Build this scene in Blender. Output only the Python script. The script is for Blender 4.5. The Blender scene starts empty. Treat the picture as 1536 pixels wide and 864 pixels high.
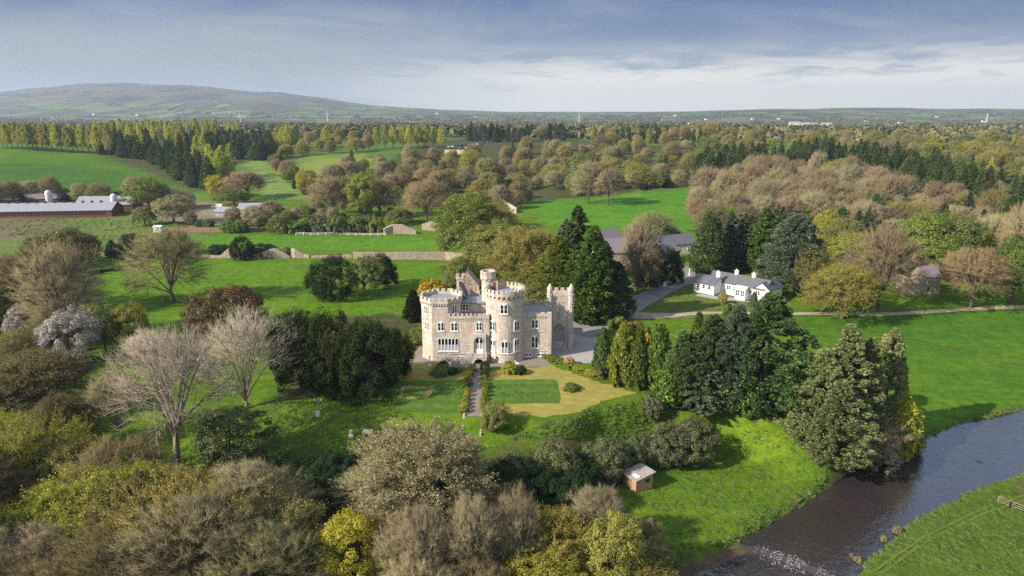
import bpy, math, random
import numpy as np
from mathutils import Vector
R_ = math.radians
sc = bpy.context.scene
col = sc.collection
# ------------------------------------------------------------------ camera, sky, sun, exposure
PITCH = math.atan(264/1024); F = 1024.0; HC = 54.0
cam = bpy.data.cameras.new('camera'); cam.lens = 24; cam.sensor_width = 36; cam.sensor_fit = 'HORIZONTAL'
cam.clip_start = 1.0; cam.clip_end = 60000
camo = bpy.data.objects.new('camera', cam); col.objects.link(camo)
camo.location = (0, 0, HC); camo.rotation_euler = (math.pi/2-PITCH, 0, 0)
sc.camera = camo
SUN_EL, SUN_AZ = 31.0, 27.0     # light travels to +x, turned SUN_AZ towards +y
wld = bpy.data.worlds.new('World'); sc.world = wld; wld.use_nodes = True
def build_world():
    nt = wld.node_tree; nt.nodes.clear(); N = nt.nodes.new; L = nt.links.new
    out = N('ShaderNodeOutputWorld'); bg = N('ShaderNodeBackground')
    sky = N('ShaderNodeTexSky'); sky.sky_type = 'NISHITA'; sky.sun_disc = False
    sky.sun_elevation = R_(SUN_EL); sky.sun_rotation = R_(270-SUN_AZ)
    sky.air_density = 1.2; sky.dust_density = 1.0; sky.ozone_density = 2.0
    geo = N('ShaderNodeTexCoord'); sep = N('ShaderNodeSeparateXYZ'); L(geo.outputs['Generated'], sep.inputs[0])
    def math_(op, a, b=None, c=None, clamp=False):
        m = N('ShaderNodeMath'); m.operation = op; m.use_clamp = clamp
        for i, v in enumerate((a, b, c)):
            if v is None: continue
            if isinstance(v, (int, float)): m.inputs[i].default_value = v
            else: L(v, m.inputs[i])
        return m.outputs[0]
    z = sep.outputs[2]
    az = math_('ARCTAN2', sep.outputs[0], sep.outputs[1])
    def noise(sx, sz, scale, detail, rough, off, dist=0.0):
        c = N('ShaderNodeCombineXYZ'); L(math_('MULTIPLY', az, sx), c.inputs[0]); L(math_('MULTIPLY', z, sz), c.inputs[1]); c.inputs[2].default_value = off
        n = N('ShaderNodeTexNoise'); n.inputs['Scale'].default_value = scale; n.inputs['Detail'].default_value = detail
        n.inputs['Roughness'].default_value = rough; n.inputs['Distortion'].default_value = dist; L(c.outputs[0], n.inputs['Vector']); return n.outputs[0]
    def ramp(v, stops):
        r = N('ShaderNodeValToRGB'); L(v, r.inputs[0]); e = r.color_ramp.elements
        while len(e) < len(stops): e.new(0.5)
        for i, (p, c) in enumerate(stops):
            e[i].position = p; e[i].color = (*c, 1) if len(c) == 3 else c
        return r.outputs[0]
    def mix(f, a, b):
        m = N('ShaderNodeMix'); m.data_type = 'RGBA'; m.clamp_factor = True
        L(f, m.inputs[0])
        for v, i in ((a, 6), (b, 7)):
            if isinstance(v, tuple): m.inputs[i].default_value = (*v, 1)
            else: L(v, m.inputs[i])
        return m.outputs[2]
    # cloud layers seen along the low sky; values are radiance before the 0.1 strength
    n1 = noise(1.1, 7, 2.0, 6, 0.55, 3.1, 0.8)
    n2 = noise(1.8, 9, 2.2, 7, 0.6, 9.4, 1.0)
    n3 = noise(5.0, 34, 2.2, 8, 0.62, 1.7, 0.3)
    zw = math_('ADD', z, math_('MULTIPLY', math_('SUBTRACT', n1, 0.5), 0.10))
    base = ramp(math_('MULTIPLY', zw, 5.0, None, True), SKYRAMP)
    # leaden shower veil on the left, slate blue on the upper right
    left = ramp(math_('ADD', math_('MULTIPLY', az, -0.75), math_('MULTIPLY', n2, 0.9)), [(0.30, (0,0,0)), (0.75, (1,1,1))])
    lowband = ramp(math_('ADD', z, math_('MULTIPLY', math_('SUBTRACT', n1, 0.5), 0.12)), [(0.0, (1,1,1)), (0.06, (1,1,1)), (0.135, (0,0,0))])
    base = mix(math_('MULTIPLY', math_('MULTIPLY', left, lowband), 0.95), base, CLOUD_GREY)
    wisp = ramp(n2, [(0.46, (0,0,0)), (0.70, (1,1,1))])
    base = mix(math_('MULTIPLY', wisp, 0.30), base, CLOUD_PALE)
    # bright cumulus bank low over the plain, right of the hill
    cum = ramp(math_('SUBTRACT', n3, math_('MULTIPLY', z, 4.6)), [(0.08, (0,0,0)), (0.27, (1,1,1))])
    side = ramp(math_('ADD', math_('MULTIPLY', az, 1.0), 0.5), [(0.25, (0,0,0)), (0.55, (1,1,1))])
    low = ramp(z, [(0.0, (1,1,1)), (0.045, (1,1,1)), (0.09, (0,0,0))])
    base = mix(math_('MULTIPLY', math_('MULTIPLY', cum, side), math_('MULTIPLY', low, 0.95)), base, CLOUD_WHITE)
    # above ~14 degrees the open Nishita sky with broken cloud
    nh = N('ShaderNodeTexNoise'); nh.inputs['Scale'].default_value = 2.5; nh.inputs['Detail'].default_value = 5; L(geo.outputs['Generated'], nh.inputs['Vector'])
    hi = mix(ramp(nh.outputs[0], [(0.42, (0,0,0)), (0.62, (1,1,1))]), sky.outputs[0], (4.9, 5.1, 5.5))
    up = ramp(z, [(0.0, (0,0,0)), (0.17, (0,0,0)), (0.33, (1,1,1))])
    fin = mix(up, base, hi)
    bg.inputs[1].default_value = 0.1
    L(fin, bg.inputs[0]); L(bg.outputs[0], out.inputs[0])
SKYRAMP = [(0.0, (4.4,4.25,4.0)), (0.14, (3.5,3.6,3.65)), (0.3, (2.1,2.45,2.95)), (0.5, (1.1,1.5,2.35)), (0.72, (0.68,1.1,2.1)), (1.0, (0.95,1.45,2.55))]
CLOUD_GREY = (2.05, 2.35, 2.6); CLOUD_PALE = (2.7, 3.0, 3.4); CLOUD_WHITE = (5.5, 5.25, 4.75)
build_world()
sun = bpy.data.lights.new('sun', 'SUN'); sun.energy = 4.7; sun.angle = R_(0.6); sun.color = (1.0, 0.90, 0.76)
suno = bpy.data.objects.new('sun', sun); col.objects.link(suno)
dv = Vector((math.cos(R_(SUN_EL))*math.cos(R_(SUN_AZ)), math.cos(R_(SUN_EL))*math.sin(R_(SUN_AZ)), -math.sin(R_(SUN_EL))))
suno.rotation_euler = dv.to_track_quat('-Z', 'Y').to_euler(); suno.location = (-200, -100, 200)
vs = sc.view_settings; vs.view_transform = 'Standard'; vs.look = 'None'; vs.gamma = 1; vs.use_curve_mapping = False
vs.exposure = 0.88
cy = sc.cycles
cy.max_bounces = 6; cy.diffuse_bounces = 2; cy.glossy_bounces = 2; cy.transmission_bounces = 2; cy.transparent_max_bounces = 4; cy.volume_bounces = 0
cy.use_denoising = False; cy.use_adaptive_sampling = False
try: cy.denoiser = 'OPENIMAGEDENOISE'; cy.denoising_prefilter = 'ACCURATE'
except Exception: pass
cy.caustics_reflective = False; cy.caustics_refractive = False
# ------------------------------------------------------------------ picture point -> place on the land
def ray(px, py):
    a = (px-768)/F; b = -(py-432)/F
    return np.array((a, b*math.sin(PITCH)+math.cos(PITCH), b*math.cos(PITCH)-math.sin(PITCH)))
def at_z(px, py, z):
    d = ray(px, py); t = (z-HC)/d[2]; return (d[0]*t, d[1]*t)
def at_y(px, py, y):
    d = ray(px, py); t = y/d[1]; return (d[0]*t, y, HC+d[2]*t)
def smooth(a, b, x):
    t = np.clip((x-a)/(b-a), 0, 1); return t*t*(3-2*t)
def pdist(x, y, pts):
    x = np.asarray(x, float); y = np.asarray(y, float); best = np.full(x.shape, 1e18)
    for (ax, ay), (bx, by) in zip(pts[:-1], pts[1:]):
        dx, dy = bx-ax, by-ay; l2 = dx*dx+dy*dy
        t = np.clip(((x-ax)*dx+(y-ay)*dy)/l2, 0, 1)
        best = np.minimum(best, (x-ax-t*dx)**2+(y-ay-t*dy)**2)
    return np.sqrt(best)
def inside(x, y, poly):
    x = np.asarray(x, float); y = np.asarray(y, float); r = np.zeros(x.shape, bool); n = len(poly)
    for i in range(n):
        ax, ay = poly[i]; bx, by = poly[(i+1) % n]
        if ay == by: continue
        c = ((ay > y) != (by > y)) & (x < (bx-ax)*(y-ay)/(by-ay)+ax); r ^= c
    return r
_WZ = -9.0
fb = [at_z(a, b, _WZ) for a, b in [(990,855),(1020,842),(1050,832),(1085,818),(1110,805),(1140,790),(1160,775),(1200,752),(1240,727),(1275,702),(1305,690),(1330,683),(1360,674),(1390,654),(1430,637),(1470,627),(1536,613),(1620,598),(1760,582)]]
nb = [at_z(a, b, _WZ) for a, b in [(1290,864),(1310,842),(1340,818),(1360,795),(1385,778),(1420,762),(1450,745),(1490,728),(1536,714),(1640,680),(1760,655)]]
FAR_BANK = [(-900,20),(-200,44),(-80,52),(-30,61),(0,72)] + fb + [(330,175),(700,230),(1500,230)]
NEAR_BANK = [(-900,-10),(-200,12),(-80,20),(-20,34),(20,56),(36,72)] + nb + [(330,130),(700,185),(1500,190)]
RIVER = FAR_BANK + NEAR_BANK[::-1]
EDGE_X = [-60,-40,-27,-10,5,9,12,16,22,27,38,50,70]; EDGE_Y = [131,122,116,115,113.6,114.2,116,120.5,123.5,126,124,121,119]
HILLP = [(-400,160),(-200,150),(-60,143),(0,139),(60,132),(130,127),(200,126),(270,127.5),(330,132),(380,137),(410,137),(450,143),(490,147),(510,151),(560,158),(600,161),(660,164),(760,167.5)]
RIDGEP = [(560,168),(640,166.5),(700,169),(850,171),(960,169),(1050,166),(1110,164.5),(1150,162.5),(1210,163),(1250,161.5),(1330,161),(1400,163),(1470,162),(1536,163.5),(1700,162),(1900,164)]
def prof(px, P): return np.interp(px, [p[0] for p in P], [p[1] for p in P])
def z_of(py, y):
    b = -(py-432)/F; return HC + y*(b*math.cos(PITCH)-math.sin(PITCH))/(b*math.sin(PITCH)+math.cos(PITCH))
def hashn(x, y, s):
    v = np.sin(x*12.9898+y*78.233+s*37.719)*43758.5453; return v-np.floor(v)
def vnoise(x, y, s=0):
    xi = np.floor(x); yi = np.floor(y); fx = x-xi; fy = y-yi; fx = fx*fx*(3-2*fx); fy = fy*fy*(3-2*fy)
    a = hashn(xi, yi, s); b = hashn(xi+1, yi, s); c = hashn(xi, yi+1, s); d = hashn(xi+1, yi+1, s)
    return (a*(1-fx)+b*fx)*(1-fy)+(c*(1-fx)+d*fx)*fy
def flatmask(x, y):
    return smooth(-38, -26, x)*smooth(46, 34, x)*smooth(108, 113, y)*smooth(186, 172, y)
def Z(x, y):
    x = np.asarray(x, float); y = np.asarray(y, float)
    df = pdist(x, y, FAR_BANK); dn = pdist(x, y, NEAR_BANK); ins = inside(x, y, RIVER)
    farside = df <= dn
    wob = (vnoise(x*0.25, y*0.25, 5)-0.5)*1.6
    d = np.where(ins, -np.minimum(df, dn), np.minimum(df, dn))+wob*0.6
    landf = -8.2+8.2*smooth(2, 85, d); landn = -8.2+2.0*smooth(0, 60, d)
    land = np.where(farside, landf, landn)
    land = np.where(d < 2.2, -9.0+0.8*np.clip(d/2.2, 0, 1)**0.6, land)
    land = np.where(d < 0, -9.0+np.maximum(d*0.4, -1.5), land)
    e = np.interp(x, EDGE_X, EDGE_Y); wd = np.interp(x, [-70,-30,-22,40,60], [34,16,7,7,26])
    T = smooth(e-wd, e, y)*smooth(75, 45, x)*smooth(-140, -60, x)
    z = np.where(farside & ~ins, land+(np.maximum(land, 0)-land)*T, land)
    up = 20*smooth(255, 760, y)+9*np.exp(-((x+430)/130)**2-((y-600)/130)**2)-5*np.exp(-((x+30)/70)**2-((y-480)/100)**2)
    up = up-15*smooth(1000, 2600, y)
    rough = (vnoise(x/9, y/9, 1)-0.5)*0.5+(vnoise(x/2.6, y/2.6, 2)-0.5)*0.22
    big = (vnoise(x/60, y/60, 7)-0.5)*2.2*smooth(220, 300, y)
    big = big+(vnoise(x/350, y/350, 8)-0.5)*9*smooth(800, 1500, y)
    z = z+up+(rough+big)*(1-flatmask(x, y))*np.where(d < 2.2, 0.15, 1)
    far = y > 2600
    if np.any(far):
        yy = np.maximum(y, 1.0); px = 768+F*x/(yy*math.cos(PITCH)+HC*math.sin(PITCH))
        hz = z_of(prof(px, HILLP), 7000.0); rz = z_of(prof(px, RIDGEP), 5600.0)
        gul = 1+0.10*(vnoise(x/420, y/420, 3)-0.5)+0.05*(vnoise(x/120, y/120, 4)-0.5)
        hill = np.maximum(hz-8, 0)*smooth(3600, 7000, y)*np.where(y < 6950, gul, 1)
        ridge = np.maximum(rz-8, 0)*smooth(3000, 5600, y)
        z = np.where(far, z+np.maximum(hill, ridge)*smooth(2600, 3600, y), z)
    return z
_T = np.concatenate([np.linspace(40, 420, 761), np.geomspace(421, 8900, 900)])
def at(px, py):
    d = ray(px, py); x = d[0]*_T; y = d[1]*_T; zr = HC+d[2]*_T; g = Z(x, y)
    k = np.nonzero(zr < g)[0]
    if len(k) == 0: return (x[-1], y[-1], float(g[-1]))
    k = max(int(k[0]), 1); a0 = zr[k-1]-g[k-1]; a1 = g[k]-zr[k]; s = a0/(a0+a1+1e-9)
    return (float(x[k-1]+(x[k]-x[k-1])*s), float(y[k-1]+(y[k]-y[k-1])*s), float(g[k-1]+(g[k]-g[k-1])*s))
def depth(p): return p[1]*math.cos(PITCH)+(HC-p[2])*math.sin(PITCH)
# ------------------------------------------------------------------ object helpers
def props(o, label=None, cat=None, group=None, kind=None):
    for k, v in (('label', label), ('category', cat), ('group', group), ('kind', kind)):
        if v: o[k] = v
    return o
def empty(name, loc, label=None, cat=None, group=None, rz=0.0):
    o = bpy.data.objects.new(name, None); o.location = loc; o.rotation_euler = (0, 0, rz); o.empty_display_size = 0.5
    col.objects.link(o); return props(o, label, cat, group)
class MB:
    """gathers faces for ONE mesh object"""
    def __init__(s): s.v = []; s.f = []; s.m = []; s.n = 0
    def add(s, verts, faces, mi=0):
        o = s.n; s.v.extend([tuple(map(float, p)) for p in verts]); s.n = len(s.v)
        for f in faces: s.f.append(tuple(i+o for i in f)); s.m.append(mi)
    def box(s, x0, x1, y0, y1, z0, z1, mi=0):
        s.add([(x0,y0,z0),(x1,y0,z0),(x1,y1,z0),(x0,y1,z0),(x0,y0,z1),(x1,y0,z1),(x1,y1,z1),(x0,y1,z1)],
              [(0,3,2,1),(4,5,6,7),(0,1,5,4),(1,2,6,5),(2,3,7,6),(3,0,4,7)], mi)
    def obox(s, c, ux, hx, hy, z0, z1, mi=0):
        """box with its long side along the flat unit vector ux"""
        ux = np.array(ux[:2], float); ux /= np.linalg.norm(ux); uy = np.array((-ux[1], ux[0])); c = np.array(c[:2])
        q = [c-ux*hx-uy*hy, c+ux*hx-uy*hy, c+ux*hx+uy*hy, c-ux*hx+uy*hy]
        s.add([(*p, z0) for p in q]+[(*p, z1) for p in q], [(0,3,2,1),(4,5,6,7),(0,1,5,4),(1,2,6,5),(2,3,7,6),(3,0,4,7)], mi)
    def prism(s, poly, z0, z1, mi=0, top=True, bot=False, scale_top=1.0):
        n = len(poly); c = np.mean(np.array(poly, float), axis=0)
        t = [tuple(c+(np.array(p)-c)*scale_top) for p in poly]
        s.add([(*p, z0) for p in poly]+[(*p, z1) for p in t], [(i, (i+1) % n, n+(i+1) % n, n+i) for i in range(n)]
              + ([tuple(range(n, 2*n))] if top else []) + ([tuple(range(n-1, -1, -1))] if bot else []), mi)
    def lathe(s, c, prof_, n=16, mi=0, cap=True):
        vs_ = [(c[0]+r*math.cos(2*math.pi*k/n), c[1]+r*math.sin(2*math.pi*k/n), c[2]+z) for r, z in prof_ for k in range(n)]
        fs = [(j*n+k, j*n+(k+1) % n, (j+1)*n+(k+1) % n, (j+1)*n+k) for j in range(len(prof_)-1) for k in range(n)]
        if cap: fs += [tuple(range(n-1, -1, -1)), tuple((len(prof_)-1)*n+k for k in range(n))]
        s.add(vs_, fs, mi)
    def bar(s, a, b, r, n=6, r2=None, mi=0):
        a = np.array(a, float); b = np.array(b, float); d = b-a; d /= np.linalg.norm(d)
        u = np.cross(d, (0,0,1) if abs(d[2]) < 0.9 else (1,0,0)); u /= np.linalg.norm(u); w = np.cross(d, u); r2 = r if r2 is None else r2
        vs_ = [a+(u*math.cos(t)+w*math.sin(t))*r for t in np.arange(n)*2*math.pi/n]+[b+(u*math.cos(t)+w*math.sin(t))*r2 for t in np.arange(n)*2*math.pi/n]
        s.add(vs_, [(k, (k+1) % n, n+(k+1) % n, n+k) for k in range(n)]+[tuple(range(n-1,-1,-1)), tuple(range(n, 2*n))], mi)
    def build(s, name, mats, parent=None, origin=None, smooth_=False):
        me = bpy.data.meshes.new(name)
        o0 = Vector(origin) if origin is not None else (parent.location if parent is not None and parent.parent is None and parent.type == 'EMPTY' else Vector((0,0,0)))
        me.from_pydata([(p[0]-o0[0], p[1]-o0[1], p[2]-o0[2]) for p in s.v], [], s.f)
        for m in (mats if isinstance(mats, (list, tuple)) else [mats]): me.materials.append(m)
        me.polygons.foreach_set('material_index', s.m)
        if smooth_: me.polygons.foreach_set('use_smooth', [True]*len(s.f))
        me.update(); o = bpy.data.objects.new(name, me); col.objects.link(o)
        if parent is not None: o.parent = parent
        elif origin is not None: o.location = origin
        return o
# ------------------------------------------------------------------ materials
class NT:
    def __init__(s, name):
        s.mat = bpy.data.materials.new(name); s.mat.use_nodes = True; s.t = s.mat.node_tree; s.t.nodes.clear()
        s.out = s.N('ShaderNodeOutputMaterial')
    def N(s, t, **kw):
        n = s.t.nodes.new(t)
        for k, v in kw.items(): setattr(n, k, v)
        return n
    def L(s, a, b): s.t.links.new(a, b)
    def put(s, sock, v):
        if v is None: return
        if isinstance(v, (int, float)): sock.default_value = v
        elif isinstance(v, tuple): sock.default_value = (*v, 1) if len(v) == 3 and len(sock.default_value) == 4 else v
        else: s.L(v, sock)
    def math(s, op, a, b=None, clamp=False):
        m = s.N('ShaderNodeMath', operation=op, use_clamp=clamp); s.put(m.inputs[0], a); s.put(m.inputs[1], b); return m.outputs[0]
    def mix(s, f, a, b, mode='MIX'):
        m = s.N('ShaderNodeMix', data_type='RGBA', blend_type=mode); s.put(m.inputs[0], f); s.put(m.inputs[6], a); s.put(m.inputs[7], b); return m.outputs[2]
    def noise(s, vec, scale, detail=3, rough=0.55, dist=0.0):
        n = s.N('ShaderNodeTexNoise'); s.put(n.inputs['Vector'], vec); n.inputs['Scale'].default_value = scale; n.inputs['Detail'].default_value = detail
        n.inputs['Roughness'].default_value = rough; n.inputs['Distortion'].default_value = dist; return n.outputs[0]
    def ramp(s, v, stops):
        r = s.N('ShaderNodeValToRGB'); s.put(r.inputs[0], v); e = r.color_ramp.elements
        while len(e) < len(stops): e.new(0.5)
        for i, (p, c) in enumerate(stops):
            e[i].position = p; e[i].color = (*c, 1) if isinstance(c, tuple) else (c, c, c, 1)
        return r.outputs[0]
    def range(s, v, a, b, c, d):
        m = s.N('ShaderNodeMapRange'); s.put(m.inputs[0], v)
        for i, x in enumerate((a, b, c, d)): m.inputs[i+1].default_value = x
        return m.outputs[0]
    def pos(s): return s.N('ShaderNodeNewGeometry').outputs['Position']
    def obj(s): return s.N('ShaderNodeTexCoord').outputs['Object']
    def bsdf(s, colr, rough=0.8, bump=None, bdist=0.05, bstr=0.5, spec=0.3, metal=0.0):
        b = s.N('ShaderNodeBsdfPrincipled'); s.put(b.inputs['Base Color'], colr); s.put(b.inputs['Roughness'], rough)
        b.inputs['Specular IOR Level'].default_value = spec; b.inputs['Metallic'].default_value = metal
        if bump is not None:
            n = s.N('ShaderNodeBump'); n.inputs['Strength'].default_value = bstr; n.inputs['Distance'].default_value = bdist
            s.L(bump, n.inputs['Height']); s.L(n.outputs[0], b.inputs['Normal'])
        s.L(b.outputs[0], s.out.inputs[0]); return b
def m_plain(name, c, rough=0.7, var=0.25, scale=1.5, spec=0.3, metal=0.0):
    n = NT(name); v = n.noise(n.obj(), scale, 4, 0.6)
    n.bsdf(n.mix(1.0, c, n.ramp(v, [(0.3, 1-var), (0.7, 1+var*0.6)]), 'MULTIPLY'), rough, v, 0.03, 0.3, spec, metal); return n.mat
def m_leaf(name, c, c2=None, var=0.35, trans=0.3, hue=0.02):
    """leaf faces: colour differs from tree to tree, clump to clump and leaf to leaf"""
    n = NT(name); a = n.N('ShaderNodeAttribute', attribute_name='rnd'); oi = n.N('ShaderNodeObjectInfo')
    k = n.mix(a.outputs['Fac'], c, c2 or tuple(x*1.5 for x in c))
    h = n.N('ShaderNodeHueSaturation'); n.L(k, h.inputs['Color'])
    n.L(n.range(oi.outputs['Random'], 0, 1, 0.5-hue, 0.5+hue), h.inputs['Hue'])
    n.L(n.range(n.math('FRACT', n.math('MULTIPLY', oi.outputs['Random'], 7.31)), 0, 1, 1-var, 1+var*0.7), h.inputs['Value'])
    d = n.N('ShaderNodeBsdfDiffuse'); n.L(h.outputs[0], d.inputs[0]); t = n.N('ShaderNodeBsdfTranslucent'); n.L(h.outputs[0], t.inputs[0])
    g = n.N('ShaderNodeBsdfGlossy'); g.inputs['Roughness'].default_value = 0.45; g.inputs[0].default_value = (1,1,1,1)
    m = n.N('ShaderNodeMixShader'); m.inputs[0].default_value = trans; n.L(d.outputs[0], m.inputs[1]); n.L(t.outputs[0], m.inputs[2])
    m2 = n.N('ShaderNodeMixShader'); m2.inputs[0].default_value = 0.025 if trans > 0.1 else 0.0; n.L(m.outputs[0], m2.inputs[1]); n.L(g.outputs[0], m2.inputs[2])
    n.L(m2.outputs[0], n.out.inputs[0]); return n.mat
def m_stone(name, c, course=0.38, var=0.3, stain=(0.10,0.085,0.07)):
    n = NT(name); p = n.N('ShaderNodeSeparateXYZ'); n.L(n.pos(), p.inputs[0])
    cb = n.N('ShaderNodeCombineXYZ'); n.L(n.math('ADD', p.outputs[0], n.math('MULTIPLY', p.outputs[1], 0.83)), cb.inputs[0]); n.L(p.outputs[2], cb.inputs[1])
    br = n.N('ShaderNodeTexBrick'); n.L(cb.outputs[0], br.inputs['Vector']); br.inputs['Scale'].default_value = 1.0
    br.inputs['Brick Width'].default_value = 1.9*course; br.inputs['Row Height'].default_value = course; br.inputs['Mortar Size'].default_value = 0.03; br.inputs['Mortar Smooth'].default_value = 0.3
    br.inputs['Color1'].default_value = (*[x*(1-var) for x in c], 1); br.inputs['Color2'].default_value = (*[min(1, x*(1+var*0.8)) for x in c], 1); br.inputs['Mortar'].default_value = (*[x*0.72 for x in c], 1)
    sm = n.N('ShaderNodeVectorMath', operation='MULTIPLY'); n.L(n.pos(), sm.inputs[0]); sm.inputs[1].default_value = (1.0, 1.0, 0.28)
    w = n.noise(sm.outputs[0], 0.75, 6, 0.7, 0.5)
    st = n.mix(n.ramp(w, [(0.46, 0.0), (0.74, 0.68)]), br.outputs[0], stain)
    warm = n.mix(n.ramp(n.noise(n.pos(), 0.18, 3), [(0.4, 0.0), (0.65, 0.4)]), st, (c[0]*1.0, c[1]*0.90, c[2]*0.80))
    hgt = n.math('ADD', n.math('MULTIPLY', br.outputs['Fac'], -0.6), n.noise(n.pos(), 5, 4, 0.7))
    n.bsdf(warm, 0.9, hgt, 0.06, 0.6, 0.2); return n.mat
def m_slate(name, c):
    n = NT(name); v = n.noise(n.pos(), 0.6, 5, 0.65); w = n.noise(n.pos(), 4, 3)
    n.bsdf(n.mix(1.0, n.mix(v, c, tuple(x*1.7 for x in c)), n.ramp(w, [(0.3, 0.75), (0.7, 1.15)]), 'MULTIPLY'), 0.55, w, 0.03, 0.4, 0.4); return n.mat
M = {}
M['stone'] = m_stone('castle_stone', (0.58, 0.51, 0.445), 0.27, 0.25)
M['stone_pale'] = m_stone('dressed_stone', (0.58, 0.525, 0.47), 0.3, 0.18)
M['rubble'] = m_stone('garden_wall_stone', (0.40, 0.33, 0.27), 0.3, 0.4)
M['redbrick'] = m_stone('red_brick', (0.20, 0.08, 0.055), 0.12, 0.3, (0.06,0.03,0.02))
M['pinkwall'] = m_stone('pink_brick_wall', (0.38, 0.22, 0.16), 0.14, 0.3)
M['slate'] = m_slate('roof_slate', (0.075, 0.08, 0.10)); M['slate_lilac'] = m_slate('lilac_slate', (0.13, 0.105, 0.125)); M['slate_grey'] = m_slate('grey_slate', (0.085, 0.082, 0.09)); M['lead'] = m_slate('lead_roof', (0.17, 0.18, 0.20))
M['sheet'] = m_slate('fibre_cement_sheet', (0.20, 0.20, 0.225))
M['white'] = m_plain('white_paint', (0.80, 0.80, 0.78), 0.5, 0.05); M['render'] = m_plain('white_render', (0.78, 0.78, 0.77), 0.8, 0.06, 0.8)
M['cream'] = m_plain('cream_render', (0.55, 0.47, 0.36), 0.85, 0.15); M['plaster'] = m_plain('porch_plaster', (0.62, 0.60, 0.56), 0.9, 0.12)
M['wood'] = m_plain('shed_boards', (0.42, 0.24, 0.15), 0.8, 0.2, 3); M['post'] = m_plain('weathered_timber', (0.26, 0.21, 0.15), 0.9, 0.3, 3)
M['dark'] = m_plain('black_metal_and_shade', (0.03, 0.03, 0.03), 0.5, 0.1); M['metal'] = m_plain('galvanised_metal', (0.55, 0.57, 0.60), 0.4, 0.1, 2, 0.5)
M['red'] = m_plain('red_door_paint', (0.26, 0.04, 0.055), 0.5, 0.1); M['terracotta'] = m_plain('terracotta', (0.50, 0.35, 0.20), 0.8, 0.2)
M['felt'] = m_plain('felt_roof', (0.30, 0.27, 0.24), 0.9, 0.3, 2)
n = NT('window_glass'); n.bsdf((0.012, 0.014, 0.018), 0.08, None, spec=0.6); M['glass'] = n.mat
M['blind'] = m_plain('net_curtain', (0.36, 0.37, 0.40), 0.6, 0.1)
M['bark'] = m_plain('bark', (0.105, 0.082, 0.06), 0.95, 0.35, 4); M['bark_pale'] = m_plain('pale_bark', (0.25, 0.21, 0.16), 0.9, 0.25, 4)
FOL = {'yew': 0.85, 'laurel': 1.1, 'gorse': 1.0, 'blossom': 0.95, 'lime': 1.1, 'poplar': 1.4, 'poplar_brown': 1.5, 'firlight': 1.6, 'goldyew': 1.2, 'bud_shaded': 1.1, 'greyconifer': 1.55, 'fir': 1.5, 'firblue': 1.5, 'cypress': 1.5, 'bud_buff': 1.0, 'bronze': 0.95}
for k_, c_, c2_, tr in [('firlight', (0.05,0.078,0.02), (0.115,0.155,0.045), 0.25), ('bare', (0.165,0.130,0.062), (0.26,0.21,0.105), 0.0), ('bare_red', (0.185,0.142,0.082), (0.285,0.225,0.135), 0.0), ('bare_pale', (0.29,0.25,0.18), (0.43,0.38,0.29), 0.0), ('bare_shaded', (0.088,0.067,0.033), (0.155,0.12,0.062), 0.0), ('bud_shaded', (0.085,0.070,0.022), (0.16,0.13,0.04), 0.15),  # darkest bare and bud copies carry the left wood's shade in their colour
      ('bare_olive', (0.15,0.135,0.065), (0.25,0.225,0.11), 0.0), ('bare_grey', (0.185,0.155,0.088), (0.29,0.25,0.15), 0.0),
      ('bud', (0.145,0.135,0.038), (0.26,0.245,0.07), 0.25), ('bud_gold', (0.165,0.145,0.028), (0.29,0.255,0.05), 0.25), ('bud_buff', (0.17,0.14,0.066), (0.29,0.245,0.125), 0.2),
      ('olive', (0.085,0.105,0.022), (0.18,0.19,0.04), 0.3), ('green', (0.080,0.112,0.013), (0.175,0.205,0.028), 0.35), ('lime', (0.235,0.235,0.014), (0.40,0.37,0.024), 0.35), ('limegreen', (0.15,0.165,0.015), (0.27,0.275,0.028), 0.35),
      ('yew', (0.016,0.027,0.008), (0.045,0.062,0.016), 0.1), ('bronze', (0.055,0.04,0.010), (0.16,0.095,0.018), 0.15), ('goldyew', (0.03,0.035,0.008), (0.15,0.12,0.02), 0.15),
      ('fir', (0.030,0.052,0.016), (0.085,0.125,0.036), 0.2), ('firblue', (0.040,0.058,0.034), (0.105,0.132,0.078), 0.2), ('cypress', (0.035,0.065,0.010), (0.095,0.135,0.02), 0.2), ('cypress_gold', (0.075,0.105,0.012), (0.185,0.205,0.025), 0.25), ('brightgreen', (0.045,0.10,0.012), (0.10,0.18,0.025), 0.2),
      ('greyconifer', (0.082,0.097,0.033), (0.195,0.205,0.08), 0.25), ('darkolive', (0.030,0.042,0.010), (0.085,0.10,0.026), 0.15), ('poplar', (0.225,0.25,0.03), (0.39,0.40,0.06), 0.5), ('poplar_brown', (0.22,0.20,0.05), (0.36,0.32,0.09), 0.45),
      ('laurel', (0.014,0.03,0.012), (0.035,0.065,0.024), 0.1), ('shrub', (0.05,0.065,0.022), (0.115,0.13,0.05), 0.2), ('gorse', (0.36,0.26,0.012), (0.6,0.46,0.02), 0.3), ('blossom', (0.26,0.215,0.185), (0.46,0.41,0.37), 0.2), ('deadwood', (0.22,0.16,0.11), (0.34,0.27,0.20), 0.0), ('rust', (0.26,0.12,0.05), (0.42,0.24,0.10), 0.25)]:
    g_ = FOL.get(k_, 1.3 if tr else 1.08); M[k_] = m_leaf('foliage_'+k_, tuple(x*g_ for x in c_), tuple(x*g_ for x in c2_), 0.2, tr)
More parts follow.
